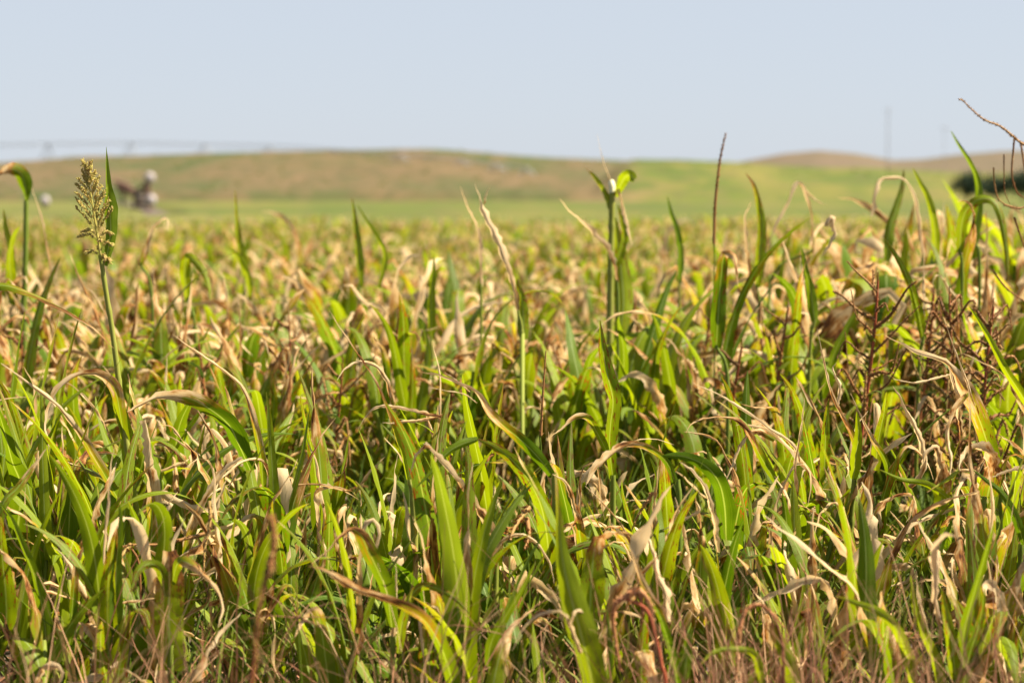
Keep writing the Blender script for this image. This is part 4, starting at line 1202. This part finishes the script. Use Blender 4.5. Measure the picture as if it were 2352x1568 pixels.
def utility_pole(px, ytop, d, label, arm=True, r=.22):
    p = P(px, ytop, d)
    zg = land_z(p[0], p[1])
    root = empty('utility_pole', (p[0], p[1], zg)); tag(root, label, 'pole')
    H = p[2] - zg
    b = Buf(); tube(np.array([[0, 0, -.5], [0, 0, H * .5], [0, 0, H]]), [r, r * .8, r * .6], 8, buf=b); b.build('post', M_POLE, root)
    if arm:
        b = Buf(); boxb(b, (0, 0, H - .8), (2.4, .14, .16)); b.build('crossarm', M_POLE, root)
        for sx in (-1.05, 0, 1.05):
            b = Buf(); sphere(b, (sx, 0, H - .62), .10, (1, 1, 1.4), 7, 8); b.build('insulator', M_WHITE, root)
utility_pole(2040, 248, 620, 'faint wooden utility pole rising in the dip between the two far brown hills', r=.20)
utility_pole(2170, 290, 640, 'fainter second utility pole to the right of the first, on the far brown hill', r=.10)

def juniper(px, d, wpx, ytop, ybot, label, seed):
    r = np.random.default_rng(seed)
    p = P(px, 450, d); zg = P(px, ybot, d)[2] - .1
    p[2] = min(zg, P(px, ybot, d)[2])
    u = pxm(d); Wd, H = wpx * u, (ybot - ytop) * u
    root = empty('juniper_bush', (p[0], p[1], p[2])); tag(root, label, 'bush')
    b = Buf(); tube(np.array([[0, 0, -1.2], [0.05, 0, H * .3], [0, 0, H * .75]]), [.16, .11, .03], 7, buf=b)
    for i in range(7):
        a = r.uniform(0, 6.28); bar(b, (0, 0, H * r.uniform(.05, .3)), (math.cos(a) * Wd * .3, math.sin(a) * Wd * .3, H * r.uniform(.4, .75)), .035, 4)
    b.build('trunk', M_BARK, root)
    n = 5200
    cl = r.normal(0, 1, (34, 3)); cl = nrm(cl) * r.uniform(.35, .92, (34, 1)); cl[:, 2] = cl[:, 2] * .5 + .5
    k = r.integers(0, 34, n)
    q = cl[k] + r.normal(0, .15, (n, 3))
    c = q * np.array([Wd / 2, Wd / 2, H * .5]) * [1, 1, 1.7]
    c[:, 2] = np.clip(c[:, 2], .05, None)
    dv = nrm(r.normal(0, 1, (n, 3)) + [0, 0, .6]); s2 = nrm(np.cross(dv, r.normal(0, 1, (n, 3))))
    L = r.uniform(.10, .24, (n, 1)); w2 = L * .32
    V = np.stack([c, c + dv * L * .5 - s2 * w2, c + dv * L, c + dv * L * .5 + s2 * w2], 1)
    A = np.zeros((n, 4, 3)); A[..., 2] = r.random(n)[:, None]
    link_mesh('crown', V.reshape(-1, 3), np.arange(n * 4).reshape(n, 4), A.reshape(-1, 3), np.zeros(n * 4), M_BUSH, root)
juniper(2222, 210, 84, 386, 446, 'dark round bush before the right-hand hill, leftmost of the dark bushes', 1)
juniper(2286, 214, 70, 400, 448, 'low dark bush in the middle of the dark bushes at the right', 2)
juniper(2350, 212, 90, 384, 447, 'dark bush at the right edge behind the wiry weed spikes', 3)

# scrub on the hills: clumps nobody could count
def scrub():
    r = np.random.default_rng(9)
    Vs, n = [], 0
    dg = bpy.context.evaluated_depsgraph_get()
    pts = []
    while len(pts) < 420:
        px, d = r.uniform(-200, 2600), r.uniform(300, 440)
        p = P(px, 450, d); pts.append((p[0], d, land_z(p[0], d)))
    for x_, y_, z_ in pts:
        if z_ < .5:
            continue
        k = 26; R_ = r.uniform(.2, .5)
        c = r.normal(0, 1, (k, 3)) * [R_ * .6, R_ * .6, R_ * .28] + [x_, y_, z_ + R_ * .3]
        dv = nrm(r.normal(0, 1, (k, 3)) + [0, 0, .8]); s2 = nrm(np.cross(dv, r.normal(0, 1, (k, 3)))); L = R_ * .5
        Vs.append(np.stack([c, c + dv * L * .5 - s2 * L * .3, c + dv * L, c + dv * L * .5 + s2 * L * .3], 1).reshape(-1, 3))
    V = np.concatenate(Vs); m_ = len(V) // 4
    A = np.zeros((len(V), 3)); A[:, 2] = np.repeat(r.random(m_), 4)
    o = link_mesh('hill_scrub', V, np.arange(m_ * 4).reshape(m_, 4), A, np.zeros(len(V)), M_FINE)
    tag(o, 'low scattered scrub dotting the hills', 'scrub', kind='stuff')
scrub()
print('objects', len(bpy.data.objects), 'individual plants', n_objects)
